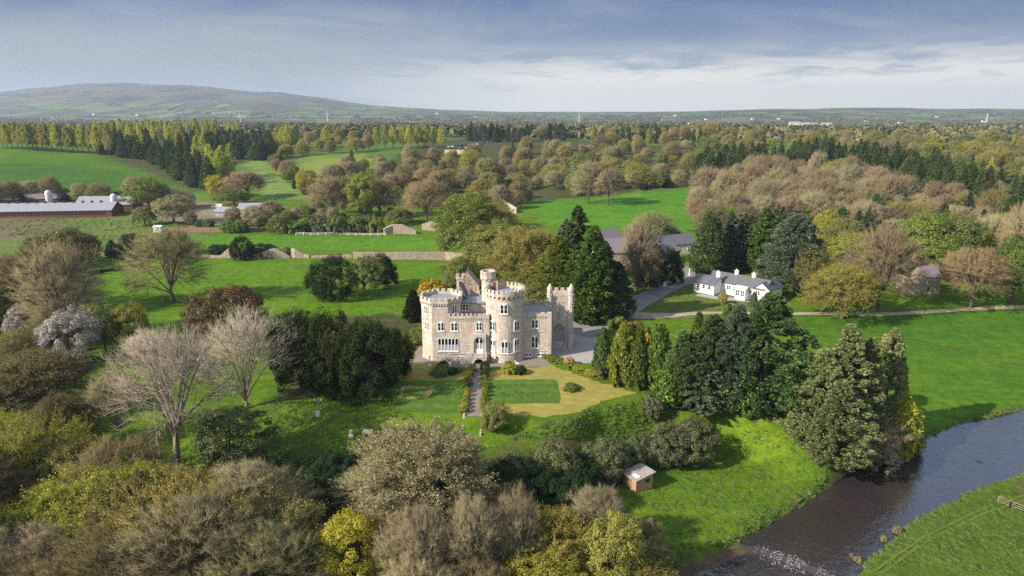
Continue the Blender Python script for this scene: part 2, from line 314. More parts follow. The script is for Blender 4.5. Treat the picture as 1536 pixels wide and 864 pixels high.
# ------------------------------------------------------------------ the land
def ppoly(pts): return [at(*p)[:2] for p in pts]
def axis(lo, hi, step, end, g):
    a = list(np.arange(lo, hi+1e-6, step)); s = step; p = a[-1]
    while p < end: s *= g; p += s; a.append(p)
    return a
xp = axis(0, 150, 1.25, 16000, 1.062); xs = np.array([-v for v in xp[:0:-1]]+xp)
yp = axis(30, 330, 1.1, 9000, 1.026); ym = axis(0, 6, 3, 6000, 1.3); ys = np.array([30-v for v in ym[:0:-1]]+yp)
GX, GY = np.meshgrid(xs, ys); GZ = Z(GX, GY)
TINT = np.empty(GX.shape+(3,)); TINT[:] = (0.084, 0.152, 0.009)
def paint(pts, c, feather=None, world=None):
    poly = world or ppoly(pts); x0, x1 = min(p[0] for p in poly), max(p[0] for p in poly); y0, y1 = min(p[1] for p in poly), max(p[1] for p in poly)
    m = (GX > x0-12) & (GX < x1+12) & (GY > y0-12) & (GY < y1+12)
    if feather:
        gx = GX[m]; gy = GY[m]; dd = pdist(gx, gy, poly+[poly[0]])*np.where(inside(gx, gy, poly), 1, -1)+(vnoise(gx/5, gy/5, 3)-0.5)*feather*1.6
        w = smooth(-feather/2, feather/2, dd)[:, None]
    else: w = inside(GX[m], GY[m], poly).astype(float)[:, None]
    TINT[m] = TINT[m]*(1-w)+np.array(c)*w
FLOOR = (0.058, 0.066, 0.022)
far = GY > 430
TINT[far] = (0.075, 0.135, 0.022)
paint([(-60,335),(150,318),(300,330),(330,352),(255,372),(140,383),(60,400),(-60,430)], (0.105, 0.15, 0.035), 8)
paint([(-60,330),(60,322),(110,334),(60,352),(-60,372)], (0.13, 0.115, 0.06), 8)
paint([(-80,205),(60,215),(140,228),(230,245),(300,290),(210,292),(140,275),(-80,285)], (0.066, 0.145, 0.012))
paint([(-80,330),(-80,246),(120,248),(260,268),(300,290),(200,300)], (0.046, 0.115, 0.012), 6)
paint([(350,232),(400,240),(470,296),(400,300),(380,262)], (0.14, 0.21, 0.05), 6)
paint([(440,232),(548,232),(560,262),(470,272)], (0.13, 0.19, 0.032), 6)
paint([(285,353),(600,356),(660,360),(664,376),(290,372)], (0.080, 0.185, 0.012), 2)
paint([(790,305),(930,293),(1036,284),(1046,345),(1000,350),(820,335),(800,318)], (0.070, 0.185, 0.012), 3)
paint([(130,410),(330,388),(660,392),(690,440),(640,480),(400,500),(180,470)], (0.084, 0.170, 0.008), 10)
paint([(195,303),(250,297),(330,305),(420,306),(430,328),(300,340),(210,324)], (0.20, 0.165, 0.105), 5)
paint([(960,410),(1060,440),(1185,455),(1180,478),(990,475),(965,462)], (0.105, 0.145, 0.025), 2)
paint([(1180,470),(1536,452),(1700,445),(1700,600),(1470,620),(1380,640),(1370,560),(1200,500)], (0.056, 0.138, 0.009), 6)
paint([(1310,838),(1370,788),(1450,748),(1536,716),(1750,660),(1750,1050),(1200,1050),(1280,872)], (0.068, 0.120, 0.014), 2)
paint([(1500,735),(1536,722),(1640,720),(1640,775),(1536,770),(1500,752)], (0.11, 0.10, 0.04), 4)
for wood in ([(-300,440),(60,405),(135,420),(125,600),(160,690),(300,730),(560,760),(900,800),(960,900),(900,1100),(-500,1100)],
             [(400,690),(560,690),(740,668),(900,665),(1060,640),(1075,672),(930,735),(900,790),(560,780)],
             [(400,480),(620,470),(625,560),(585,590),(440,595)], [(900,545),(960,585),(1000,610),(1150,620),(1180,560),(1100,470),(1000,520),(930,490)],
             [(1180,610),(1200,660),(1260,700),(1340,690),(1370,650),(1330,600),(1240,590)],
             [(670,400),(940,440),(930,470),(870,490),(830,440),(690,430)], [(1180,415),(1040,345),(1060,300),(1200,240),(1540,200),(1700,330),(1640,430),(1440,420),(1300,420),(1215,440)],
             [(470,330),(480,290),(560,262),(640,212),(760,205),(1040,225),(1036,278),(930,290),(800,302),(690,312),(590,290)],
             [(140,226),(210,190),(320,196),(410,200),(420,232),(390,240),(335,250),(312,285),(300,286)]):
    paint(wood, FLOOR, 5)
paint([(380,650),(420,700),(440,700),(430,650),(400,600)], (0.075,0.13,0.02), 5)
# bare earth on the river bank
_df = np.minimum(pdist(GX, GY, FAR_BANK), pdist(GX, GY, NEAR_BANK)); _m = inside(GX, GY, RIVER) & (_df > 0.45)
TINT[_m & (GY < 400)] = (0.10, 0.075, 0.045)
nx, ny = len(xs), len(ys)
me = bpy.data.meshes.new('ground'); me.vertices.add(nx*ny)
me.vertices.foreach_set('co', np.stack([GX, GY, GZ], -1).astype(np.float32).ravel())
ii = (np.arange(ny-1)[:, None]*nx+np.arange(nx-1)).ravel(); q = np.stack([ii, ii+1, ii+nx+1, ii+nx], -1).astype(np.int32)
def set_faces(me, arrs):
    tot = sum(a.shape[0] for a in arrs); sizes = np.concatenate([np.full(a.shape[0], a.shape[1], np.int32) for a in arrs])
    flat = np.concatenate([a.ravel() for a in arrs]).astype(np.int32)
    me.loops.add(len(flat)); me.loops.foreach_set('vertex_index', flat)
    me.polygons.add(tot); me.polygons.foreach_set('loop_start', np.concatenate([[0], np.cumsum(sizes)[:-1]]).astype(np.int32))
    try: me.polygons.foreach_set('loop_total', sizes)
    except Exception: pass
set_faces(me, [q]); me.polygons.foreach_set('use_smooth', np.ones(len(q), bool))
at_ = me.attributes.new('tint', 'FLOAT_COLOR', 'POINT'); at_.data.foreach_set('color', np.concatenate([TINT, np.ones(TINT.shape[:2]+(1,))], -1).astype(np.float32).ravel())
me.update(calc_edges=True)
ground = bpy.data.objects.new('ground', me); col.objects.link(ground); props(ground, kind='structure')
def mat_ground():
    n = NT('meadow_and_far_fields'); p = n.pos(); sep = n.N('ShaderNodeSeparateXYZ'); n.L(p, sep.inputs[0])
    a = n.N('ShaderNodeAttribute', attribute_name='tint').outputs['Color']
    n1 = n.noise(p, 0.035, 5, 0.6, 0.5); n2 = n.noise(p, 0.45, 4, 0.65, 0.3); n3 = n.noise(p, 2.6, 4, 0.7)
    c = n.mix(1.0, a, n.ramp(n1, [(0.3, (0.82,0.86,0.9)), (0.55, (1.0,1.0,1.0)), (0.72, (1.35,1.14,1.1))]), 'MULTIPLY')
    c = n.mix(1.0, c, n.ramp(n2, [(0.28, (0.62,0.70,0.7)), (0.5, (0.98,0.98,1.0)), (0.72, (1.32,1.18,1.25))]), 'MULTIPLY')
    c = n.mix(1.0, c, n.ramp(n3, [(0.25, (0.55,0.62,0.6)), (0.5, (1.0,1.0,1.0)), (0.75, (1.5,1.35,1.4))]), 'MULTIPLY')
    sv = n.N('ShaderNodeMapping'); sv.inputs['Rotation'].default_value = (0, 0, 0.35); sv.inputs['Scale'].default_value = (0.035, 0.42, 0.0); n.L(p, sv.inputs[0])
    c = n.mix(1.0, c, n.ramp(n.noise(sv.outputs[0], 1.0, 4, 0.6, 0.6), [(0.3, (0.80,0.85,0.85)), (0.5, (1.0,1.0,1.0)), (0.7, (1.25,1.12,1.15))]), 'MULTIPLY')
    c = n.mix(n.ramp(n.noise(p, 0.16, 6, 0.7, 0.8), [(0.62, 0.0), (0.78, 0.55)]), c, (0.135, 0.150, 0.035))
    # far country: a patchwork of fields and hedges, moor on the hill
    vn = n.N('ShaderNodeTexVoronoi'); vn.inputs['Scale'].default_value = 1/210.0; vn.inputs['Randomness'].default_value = 0.85
    wv = n.N('ShaderNodeVectorMath', operation='MULTIPLY'); n.L(p, wv.inputs[0]); wv.inputs[1].default_value = (1.0, 0.62, 0.0); n.L(wv.outputs[0], vn.inputs['Vector'])
    sr = n.N('ShaderNodeSeparateColor'); n.L(vn.outputs['Color'], sr.inputs[0])
    fld = n.ramp(sr.outputs[0], [(0.0, (0.06,0.09,0.032)), (0.2, (0.095,0.145,0.045)), (0.42, (0.14,0.165,0.065)), (0.6, (0.11,0.155,0.05)), (0.72, (0.14,0.13,0.06)), (0.85, (0.065,0.06,0.03)), (1.0, (0.16,0.15,0.08))])
    v2 = n.N('ShaderNodeTexVoronoi', feature='DISTANCE_TO_EDGE'); v2.inputs['Scale'].default_value = 1/210.0; v2.inputs['Randomness'].default_value = 0.85; n.L(wv.outputs[0], v2.inputs['Vector'])
    fld = n.mix(n.ramp(v2.outputs[0], [(0.03, 1.0), (0.07, 0.0)]), fld, (0.035,0.042,0.016))
    fld = n.mix(n.ramp(n.noise(p, 0.0022, 4, 0.6), [(0.50, 0.0), (0.58, 0.85)]), fld, (0.055,0.05,0.025))
    moor = n.mix(n.ramp(n.noise(p, 0.004, 5, 0.65, 0.6), [(0.4, 0.0), (0.6, 1.0)]), (0.035,0.038,0.040), (0.125,0.105,0.062))
    hl = n.math('ADD', sep.outputs[2], n.math('MULTIPLY', n.noise(p, 0.0012, 3), 110.0))
    fld = n.mix(n.ramp(n.range(hl, 0, 320, 0, 1), [(0.52, 0.0), (0.66, 1.0)]), fld, moor)
    c = n.mix(n.range(n.math('ADD', sep.outputs[1], n.math('MULTIPLY', n1, 300.0)), 1050, 1150, 0, 1), c, fld)
    hgt = n.math('ADD', n.math('MULTIPLY', n2, 0.6), n.math('MULTIPLY', n3, 0.4))
    n.bsdf(c, 0.95, hgt, 0.55, 0.8, 0.1); return n.mat
ground.data.materials.append(mat_ground())
# ------------------------------------------------------------------ river: one water sheet between the banks, a step down at the weir
def mat_water(name, deep):
    n = NT(name); p = n.pos()
    m = n.N('ShaderNodeVectorMath', operation='MULTIPLY'); n.L(p, m.inputs[0]); m.inputs[1].default_value = (1.0, 1.0, 0.0)
    w = n.math('ADD', n.math('MULTIPLY', n.noise(m.outputs[0], 0.7, 3, 0.55, 0.8), 1.0), n.math('MULTIPLY', n.noise(m.outputs[0], 2.2, 2, 0.5, 0.4), 0.35))
    c = n.mix(n.noise(m.outputs[0], 0.12, 3), deep, tuple(x*1.8 for x in deep))
    b = n.bsdf(c, 0.10, w, 0.11, 0.9, 0.9); b.inputs['IOR'].default_value = 1.9; return n.mat
M['water'] = mat_water('peaty_water', (0.022, 0.017, 0.018))
WEIR = [at_z(a, b, -9.3) for a, b in [(1085,808),(1112,818),(1150,826),(1185,838),(1222,852),(1262,872)]]
wx0, wy0 = WEIR[0]; wx1, wy1 = WEIR[-1]
dx, dy = wx1-wx0, wy1-wy0
WL = [(wx0-dx*0.9, wy0-dy*0.9)]+WEIR+[(wx1+dx*0.9, wy1+dy*0.9)]
mb = MB()
ups = [(700, WL[-1][1]-30), (700, 260), (WL[0][0]+60, 260)]
poly = WL+[(WL[-1][0]+400, WL[-1][1]+30), (900, 150), (900, 260), (WL[0][0]+40, WL[0][1]+70)]
mb.add([(*p, -9.12) for p in poly], [tuple(range(len(poly)))])
dn = [(p[0], p[1]) for p in WL]; low = [(-500, 60), (-500, -60), (dn[-1][0], -60)]
mb.add([(*p, -9.95) for p in dn[::-1]+[(-500,70),(-500,-60),(dn[-1][0]+30,-60)]], [tuple(range(len(dn)+3))][::-1])
# the weir face itself, a slope of water between the two levels
n_ = len(WL); off = np.array((-0.35, -0.45))
mb.add([(*p, -9.12) for p in WL]+[(p[0]+off[0], p[1]+off[1], -9.96) for p in WL], [(i, i+1, n_+i+1, n_+i) for i in range(n_-1)], 1)
n = NT('falling_water'); n.bsdf(n.mix(n.noise(n.pos(), 5, 3), (0.014, 0.012, 0.013), (0.04, 0.04, 0.044)), 0.7, n.noise(n.pos(), 7, 3), 0.08, 0.8, 0.2); M['fall'] = n.mat
water = mb.build('river_water', [M['water'], M['fall']]); props(water, kind='structure')
def mat_foam():
    n = NT('white_water'); n.bsdf((0.40, 0.40, 0.42), 0.7, n.noise(n.pos(), 6, 3), 0.05, 0.6, 0.3); return n.mat
M['foam'] = mat_foam()
rnd = random.Random(5); mb = MB()
for k in range(1300):
    t = rnd.random()**0.8; i = t*(len(WEIR)-1)*0.999; j = int(i); a, b = WEIR[j], WEIR[j+1]; s = i-j
    x = a[0]+(b[0]-a[0])*s; y = a[1]+(b[1]-a[1])*s; o = rnd.random(); dens = math.sin(math.pi*min(1, max(0, (t-0.18)/0.82)))
    if t < 0.3 or rnd.random() > dens*smooth(0.2, 0.55, float(vnoise(np.array([x*1.7]), np.array([y*1.7]), 2)[0])): continue
    o2 = rnd.gauss(0.25, 0.5)*(0.4+dens); x -= o2*0.6; y -= o2*0.7; zz = -9.12 if o2 < 0 else max(-9.95, -9.12-0.8*o2)
    r = rnd.uniform(0.02, 0.09)*(0.6+0.6*dens); a0 = rnd.random()*6
    ring = [(x+r*rnd.uniform(0.5, 1.2)*math.cos(a0+q_), y+r*0.7*rnd.uniform(0.4, 1.2)*math.sin(a0+q_), zz+0.015) for q_ in np.arange(6)*math.pi/3]
    mb.add(ring+[(x, y, zz+0.05+r*0.25)], [(q_, (q_+1) % 6, 6) for q_ in range(6)])
foam = mb.build('weir_foam', M['foam']); props(foam, 'broken white water tumbling over the low weir across the river', 'white water', kind='stuff')
# ------------------------------------------------------------------ lawns, drives and paths
def m_lawn(name, c, c2, scale=0.5, stripes=None):
    n = NT(name); p = n.pos(); k = n.mix(n.ramp(n.noise(p, scale, 5, 0.65, 0.5), [(0.35, 0.0), (0.65, 1.0)]), c, c2)
    f = n.noise(p, 3.2, 4, 0.7); k = n.mix(1.0, k, n.ramp(f, [(0.25, (0.7,0.72,0.7)), (0.75, (1.25,1.2,1.25))]), 'MULTIPLY')
    if stripes:
        s = n.N('ShaderNodeSeparateXYZ'); n.L(p, s.inputs[0])
        w = n.math('SINE', n.math('MULTIPLY', n.math('ADD', n.math('ADD', s.outputs[1], n.math('MULTIPLY', s.outputs[0], stripes[1])), n.math('MULTIPLY', n.noise(p, 0.2), 2.0)), stripes[0]))
        k = n.mix(n.range(w, -0.4, 0.6, 0, stripes[2]), k, tuple(x*0.72 for x in c))
    n.bsdf(k, 0.95, f, 0.15, 0.7, 0.1); return n.mat
M['dry_lawn'] = m_lawn('dry_mown_lawn', (0.33, 0.27, 0.075), (0.20, 0.215, 0.045), 0.35, (2.4, 0.25, 0.55))
M['parterre'] = m_lawn('clipped_green_lawn', (0.055, 0.125, 0.016), (0.10, 0.175, 0.026), 0.6, (1.6, 0.0, 0.35))
M['stripe'] = m_lawn('striped_fairway', (0.15, 0.21, 0.035), (0.19, 0.23, 0.05), 0.05, (0.55, -0.9, 0.5))
def m_gravel(name, c, tracks=False):
    n = NT(name); p = n.pos(); a = n.noise(p, 0.25, 5, 0.65, 0.4); b = n.noise(p, 4.5, 4, 0.75)
    k = n.mix(a, tuple(x*0.75 for x in c), tuple(min(1, x*1.2) for x in c)); k = n.mix(1.0, k, n.ramp(b, [(0.25, 0.72), (0.75, 1.2)]), 'MULTIPLY')
    n.bsdf(k, 0.9, b, 0.04, 0.6, 0.2); return n.mat
M['gravel'] = m_gravel('grey_gravel', (0.33, 0.31, 0.29)); M['tarmac'] = m_gravel('worn_tarmac', (0.235, 0.215, 0.215)); M['cobble'] = m_gravel('cobbled_strip', (0.235, 0.195, 0.165)); M['track'] = m_gravel('gravel_track', (0.34, 0.285, 0.205)); M['yard'] = m_gravel('farm_yard', (0.34, 0.30, 0.25))
def flat_sheet(name, pts, z, mat, world=None):
    poly = world or [at_z(*p, 0) for p in pts]
    b_ = MB(); b_.add([(*p, z) for p in poly], [tuple(range(len(poly)))])
    o = b_.build(name, mat)
    me = o.data
    if me.polygons[0].normal.z < 0: me.flip_normals()
    return props(o, kind='structure')
def ribbon(name, pts, w, mat, lift=0.07, px=True, step=1.5, kind='structure', nw=3):
    P = np.array([at(*p)[:2] for p in pts] if px else pts, float)
    # smooth the line
    for _ in range(2):
        Q = [P[0]]
        for a, b in zip(P[:-1], P[1:]): Q += [a*0.75+b*0.25, a*0.25+b*0.75]
        Q.append(P[-1]); P = np.array(Q)
    sl = np.concatenate([[0], np.cumsum(np.linalg.norm(np.diff(P, axis=0), axis=1))]); n = max(3, int(sl[-1]/step))
    t = np.linspace(0, sl[-1], n); X = np.interp(t, sl, P[:, 0]); Y = np.interp(t, sl, P[:, 1])
    tx = np.gradient(X); ty = np.gradient(Y); l = np.hypot(tx, ty); tx /= l; ty /= l
    ws = np.interp(t, sl*1.0, np.interp(np.linspace(0, 1, len(sl)), np.linspace(0, 1, len(w)), w)) if isinstance(w, (list, tuple)) else np.full(n, w)
    b_ = MB(); k = nw
    for i in range(n):
        pass
    offs = np.linspace(-0.5, 0.5, k); VX = X[:, None]-ty[:, None]*offs*ws[:, None]; VY = Y[:, None]+tx[:, None]*offs*ws[:, None]
    VZ = np.max(np.stack([Z(VX+a, VY+b) for a, b in ((0,0),(0.5,0),(-0.5,0),(0,0.5),(0,-0.5))]), axis=0)+lift
    b_.add(np.stack([VX, VY, VZ], -1).reshape(-1, 3), [(i*k+j+1, i*k+j, (i+1)*k+j, (i+1)*k+j+1) for i in range(n-1) for j in range(k-1)])
    o = b_.build(name, mat); return props(o, kind=kind) if kind else o
GL = [at_z(*p, 0) for p in [(598,552),(640,543),(700,556),(760,556),(826,548),(850,556),(905,575),(955,588),(948,592),(905,600),(868,618),(820,626),(757,622),(690,622),(600,600)]]
def wobble(poly, step=0.7, amp=0.55, seed=3):
    P = []
    for a, b_ in zip(poly, poly[1:]+poly[:1]):
        a = np.array(a); b_ = np.array(b_); n = max(1, int(np.linalg.norm(b_-a)/step))
        for k in range(n):
            q = a+(b_-a)*k/n; P.append((q[0]+(vnoise(q[0:1]*.9, q[1:2]*.9, seed)[0]-.5)*amp*2, q[1]+(vnoise(q[0:1]*.9+50, q[1:2]*.9, seed)[0]-.5)*amp*2))
    return P
flat_sheet('garden_lawn', None, 0.030, M['dry_lawn'], wobble(GL))
flat_sheet('parterre_lawn', None, 0.036, M['parterre'], wobble([at_z(*p, 0) for p in [(597,571),(702,571),(697,622),(592,616)]], .5, .16))
flat_sheet('parterre_lawn', None, 0.036, M['parterre'], wobble([at_z(*p, 0) for p in [(733,570),(829,569),(836,572),(842,601),(838,605),(731,606)]], .5, .16))
flat_sheet('parterre_border', None, 0.042, M['dry_lawn'], wobble([at_z(*p, 0) for p in [(604,580),(655,579),(642,598),(597,599)]], .5, .3))
flat_sheet('parterre_bed', None, 0.048, M['parterre'], wobble([at_z(*p, 0) for p in [(609,584),(643,583),(634,594),(603,595)]], .5, .5))
flat_sheet('castle_terrace', [(622,530),(634,512),(860,512),(860,530),(820,541),(829,549),(760,551),(640,551),(612,560),(600,552)], 0.020, M['cobble'])
flat_sheet('castle_courtyard', [(826,540),(828,500),(868,483),(893,482),(897,492),(893,510),(889,545),(850,545)], 0.026, M['gravel'])
ribbon('garden_path', [(716,546),(714,575),(711,600),(709.5,625)], 2.9, M['cobble'], 0.055)
ribbon('driveway', [(858,500),(885,488),(925,472),(960,452),(1000,430),(1040,418),(1075,410),(1120,402)], [12,11,9,8,7.5,8,6,5], M['tarmac'], 0.10, nw=7)
ribbon('driveway', [(1040,420),(1030,405),(1005,396),(975,390)], [7,6,6], M['tarmac'], 0.085, nw=5)
ribbon('lodge_track', [(905,471),(960,474),(1000,474),(1060,470),(1130,470),(1190,471),(1300,473),(1400,468),(1536,461),(1650,455)], [9,7,3.0,2.2,2.0,2.0,2.2,2.2], M['track'], 0.12, nw=5)
ribbon('house_terrace', [(1045,443),(1080,449),(1130,452),(1180,452)], 3.5, M['gravel'], 0.09)
ribbon('farm_track', [(205,322),(250,318),(300,316),(330,312),(420,318)], [8,9,10,8,6], M['yard'], 0.10)
M['worn'] = m_lawn('worn_grass', (0.115, 0.145, 0.03), (0.085, 0.135, 0.018), 0.5)
for o_ in (0, 9): ribbon('worn_track', [(1312+o_,858+o_*.4),(1352+o_,828+o_*.4),(1402+o_,797+o_*.4),(1462+o_,768+o_*.4),(1540+o_,742+o_*.4)], 0.45, M['worn'], 0.05, nw=2)
for o_ in (0, 5): ribbon('worn_track', [(1200,482+o_),(1290,500+o_),(1390,510+o_),(1480,540+o_),(1560,552+o_)], 0.55, M['worn'], 0.05, nw=2)
ribbon('golf_fairway', [(440,262),(500,245),(555,238)], 45, M['stripe'], 0.25, nw=9, step=6)
# ------------------------------------------------------------------ trees: trunk with limbs + crown of twigs / leaf clumps
class Org:
    """numpy mesh gatherer for trunks and crowns"""
    def __init__(s): s.v = []; s.t = []; s.q = []; s.rt = []; s.rq = []; s.n = 0
    def tube(s, P, Rr, k=5, r=0.5):
        P = np.asarray(P, float); n = len(P); d = np.gradient(P, axis=0); d /= np.linalg.norm(d, axis=1)[:, None]+1e-9
        ref = np.where(np.abs(d[:, 2:3]) < 0.9, np.array([[0,0,1.0]]), np.array([[1.0,0,0]])); u = np.cross(d, ref); u /= np.linalg.norm(u, axis=1)[:, None]+1e-9; w = np.cross(d, u)
        a = np.arange(k)*2*math.pi/k; V = P[:, None]+(u[:, None]*np.cos(a)[None, :, None]+w[:, None]*np.sin(a)[None, :, None])*np.asarray(Rr)[:, None, None]
        i = np.arange(n-1)[:, None]*k+np.arange(k); j = np.arange(n-1)[:, None]*k+(np.arange(k)+1) % k
        s.q.append(np.stack([i, j, j+k, i+k], -1).reshape(-1, 4)+s.n); s.rq.append(np.full((n-1)*k, r)); s.v.append(V.reshape(-1, 3)); s.n += n*k
    def twigs(s, A, B, w, r):
        n = len(A); d = B-A; u = np.cross(d, np.random.RandomState(1).randn(n, 3)); u /= np.linalg.norm(u, axis=1)[:, None]+1e-9; v = np.cross(d, u); v /= np.linalg.norm(v, axis=1)[:, None]+1e-9
        w = np.broadcast_to(w, (n,))[:, None]
        V = np.stack([A+u*w, A-u*w*0.5+v*w*0.87, A-u*w*0.5-v*w*0.87, B], 1); b = np.arange(n)*4+s.n
        s.t.append(np.concatenate([np.stack([b, b+1, b+3], -1), np.stack([b+1, b+2, b+3], -1), np.stack([b+2, b, b+3], -1)])); s.rt.append(np.tile(r, 3)); s.v.append(V.reshape(-1, 3)); s.n += 4*n
    def leaves(s, C, U, V, r):
        n = len(C); P = np.stack([C-U, C+V*0.9-U*0.15, C+U, C-V*0.9+U*0.1], 1); b = np.arange(n)*4+s.n
        s.q.append(np.stack([b, b+1, b+2, b+3], -1)); s.rq.append(r); s.v.append(P.reshape(-1, 3)); s.n += 4*n
    def mesh(s, name):
        me = bpy.data.meshes.new(name); V = np.concatenate(s.v).astype(np.float32); me.vertices.add(len(V)); me.vertices.foreach_set('co', V.ravel())
        arrs = []; rr = []
        if s.q: arrs.append(np.concatenate(s.q)); rr.append(np.concatenate(s.rq))
        if s.t: arrs.append(np.concatenate(s.t)); rr.append(np.concatenate(s.rt))
        set_faces(me, arrs); a = me.attributes.new('rnd', 'FLOAT', 'FACE'); a.data.foreach_set('value', np.concatenate(rr).astype(np.float32))
        me.update(calc_edges=True); return me
def unit(v): return v/(np.linalg.norm(v, axis=-1, keepdims=True)+1e-9)
def bez(a, b, c, n=5):
    t = np.linspace(0, 1, n)[:, None]; return (1-t)**2*a+2*t*(1-t)*b+t*t*c
def lump(rs, k=9, amp=0.28):
    D = unit(rs.randn(k, 3)); A = rs.uniform(-0.5, 1, k)*amp
    return lambda d: 1+np.sum(A*np.exp(4*(d@D.T-1)), axis=-1)
def skeleton(rs, H, Rr, cz, rz, hf, nl, up, r0, ns=7, nt=6, lo=-0.40, fill=420):
    """trunk tubes, and the fine branches as (start, end, radius) for the crown"""
    tr = Org(); lm = lump(rs, 11, 0.5); fine = []; tips = []
    lean = rs.randn(2)*0.02*H; top = np.array([lean[0], lean[1], hf*H]); ctrl = np.array([lean[0]*0.3, lean[1]*0.3, hf*H*0.5])
    Pp = bez(np.zeros(3)-np.array([0, 0, 0.4]), ctrl, top, 7); tr.tube(Pp, np.linspace(r0*1.25, r0*0.75, 7), 8)
    tr.tube(bez(top, top+np.array([0, 0, (cz-hf*H)*0.6]), np.array([rs.randn()*0.1*Rr, rs.randn()*0.1*Rr, cz+rz*0.55]), 6), np.linspace(r0*0.7, r0*0.12, 6), 6)
    for i in range(nl):
        az = i*2.4+rs.uniform(-0.4, 0.4); el = lo+rs.uniform(0.0, 1.0)**0.85*(1.35-lo)
        d = np.array([math.cos(az)*math.cos(el), math.sin(az)*math.cos(el), math.sin(el)]); f = float(lm(d))
        end = np.array([0, 0, cz])+d*np.array([Rr, Rr, rz])*0.66*f
        st = Pp[4]+(top-Pp[4])*rs.uniform(0.2, 1)+np.array([0, 0, max(0, el-0.6)*0.12*H]); mid = (st+end)/2+np.array([0, 0, 0.10*H])*rs.uniform(0.2, 1.2)
        L = bez(st, mid, end, 7); rl = r0*rs.uniform(0.38, 0.55); tr.tube(L, np.linspace(rl, rl*0.3, 7), 5)
        for j in range(ns):
            t = rs.uniform(0.3, 1.0); k = min(int(t*6), 5); s0 = L[k]+(L[k+1]-L[k])*(t*6-k)
            dd = unit(d+rs.randn(3)*0.5+np.array([0, 0, 0.15])); e1 = np.array([0, 0, cz])+dd*np.array([Rr, Rr, rz])*rs.uniform(0.72, 0.9)*float(lm(dd))
            e1 = s0+(e1-s0)*min(1, 0.5*Rr/ (np.linalg.norm(e1-s0)+1e-6)*rs.uniform(0.8, 1.3))
            B = bez(s0, (s0+e1)/2+rs.randn(3)*0.03*H+np.array([0, 0, 0.03*H]), e1, 4); tr.tube(B, np.linspace(rl*0.34, rl*0.12, 4), 4)
            for q in range(nt):
                t2 = rs.uniform(0.25, 1.0); k2 = min(int(t2*3), 2); s1 = B[k2]+(B[k2+1]-B[k2])*(t2*3-k2)
                e2 = s1+unit(unit(s1-np.array([0, 0, cz*0.85]))+rs.randn(3)*0.55)*Rr*rs.uniform(0.13, 0.27); fine.append((s1, e2)); tips.append((s1, e2))
    # outer shoots fill the rest of the dome
    d = unit(rs.randn(900, 3)); d = d[d[:, 2] > max(-0.62, lo*1.5-0.05)][:fill]; q = np.array([Rr, Rr, rz]); f = lm(d)[:, None]*rs.uniform(0.8, 1.05, (len(d), 1))
    for a, b in zip(np.array([0, 0, cz])+d*q*f*0.55+rs.randn(len(d), 3)*0.04*Rr, np.array([0, 0, cz])+d*q*f*0.86+rs.randn(len(d), 3)*0.05*Rr): fine.append((a, b))
    return tr, fine, np.array([f[0] for f in fine]), np.array([f[1] for f in fine])
def twiggy(seed, H=15, Rr=7, cz=7.9, rz=7.0, hf=0.2, nl=12, up=1.0, r0=0.36, per=24, tl=1.35, tw=0.018, bud=0, leaf=0.10, ns=7, nt=6, upb=0.35, lo=-0.40, fill=420):
    rs = np.random.RandomState(seed); tr, fine, S, E = skeleton(rs, H, Rr, cz, rz, hf, nl, up, r0, ns, nt, lo, fill)
    cr = Org(); cr.twigs(S, E, 0.045, rs.uniform(0, 0.5, len(S)))
    n = len(S)*per; k = np.repeat(np.arange(len(S)), per); t = rs.uniform(0.1, 1.0, n)[:, None]
    A = S[k]+(E[k]-S[k])*t; out = unit(A-np.array([0, 0, cz*0.7])); D = unit(out*0.7+rs.randn(n, 3)*0.6+np.array([0, 0, upb])+unit(E[k]-S[k])*0.5)
    B = A+D*(tl*rs.uniform(0.4, 1.0, n))[:, None]; rr = np.clip(rs.uniform(0, 1, len(S))[k]*0.6+rs.uniform(0, 0.4, n), 0, 1)
    cr.twigs(A, B, tw, rr)
    if bud:
        m = n*bud; kk = rs.randint(0, n, m); C = A[kk]+(B[kk]-A[kk])*rs.uniform(0.3, 1.05, m)[:, None]+rs.randn(m, 3)*0.1
        U = unit(rs.randn(m, 3))*leaf*rs.uniform(0.6, 1.2, m)[:, None]; V = unit(np.cross(U, rs.randn(m, 3)))*leaf*0.8; cr.leaves(C, U, V, np.clip(rr[kk]+rs.uniform(-0.2, 0.3, m), 0, 1))
    return tr.mesh('trunk'), cr.mesh('crown'), H, Rr
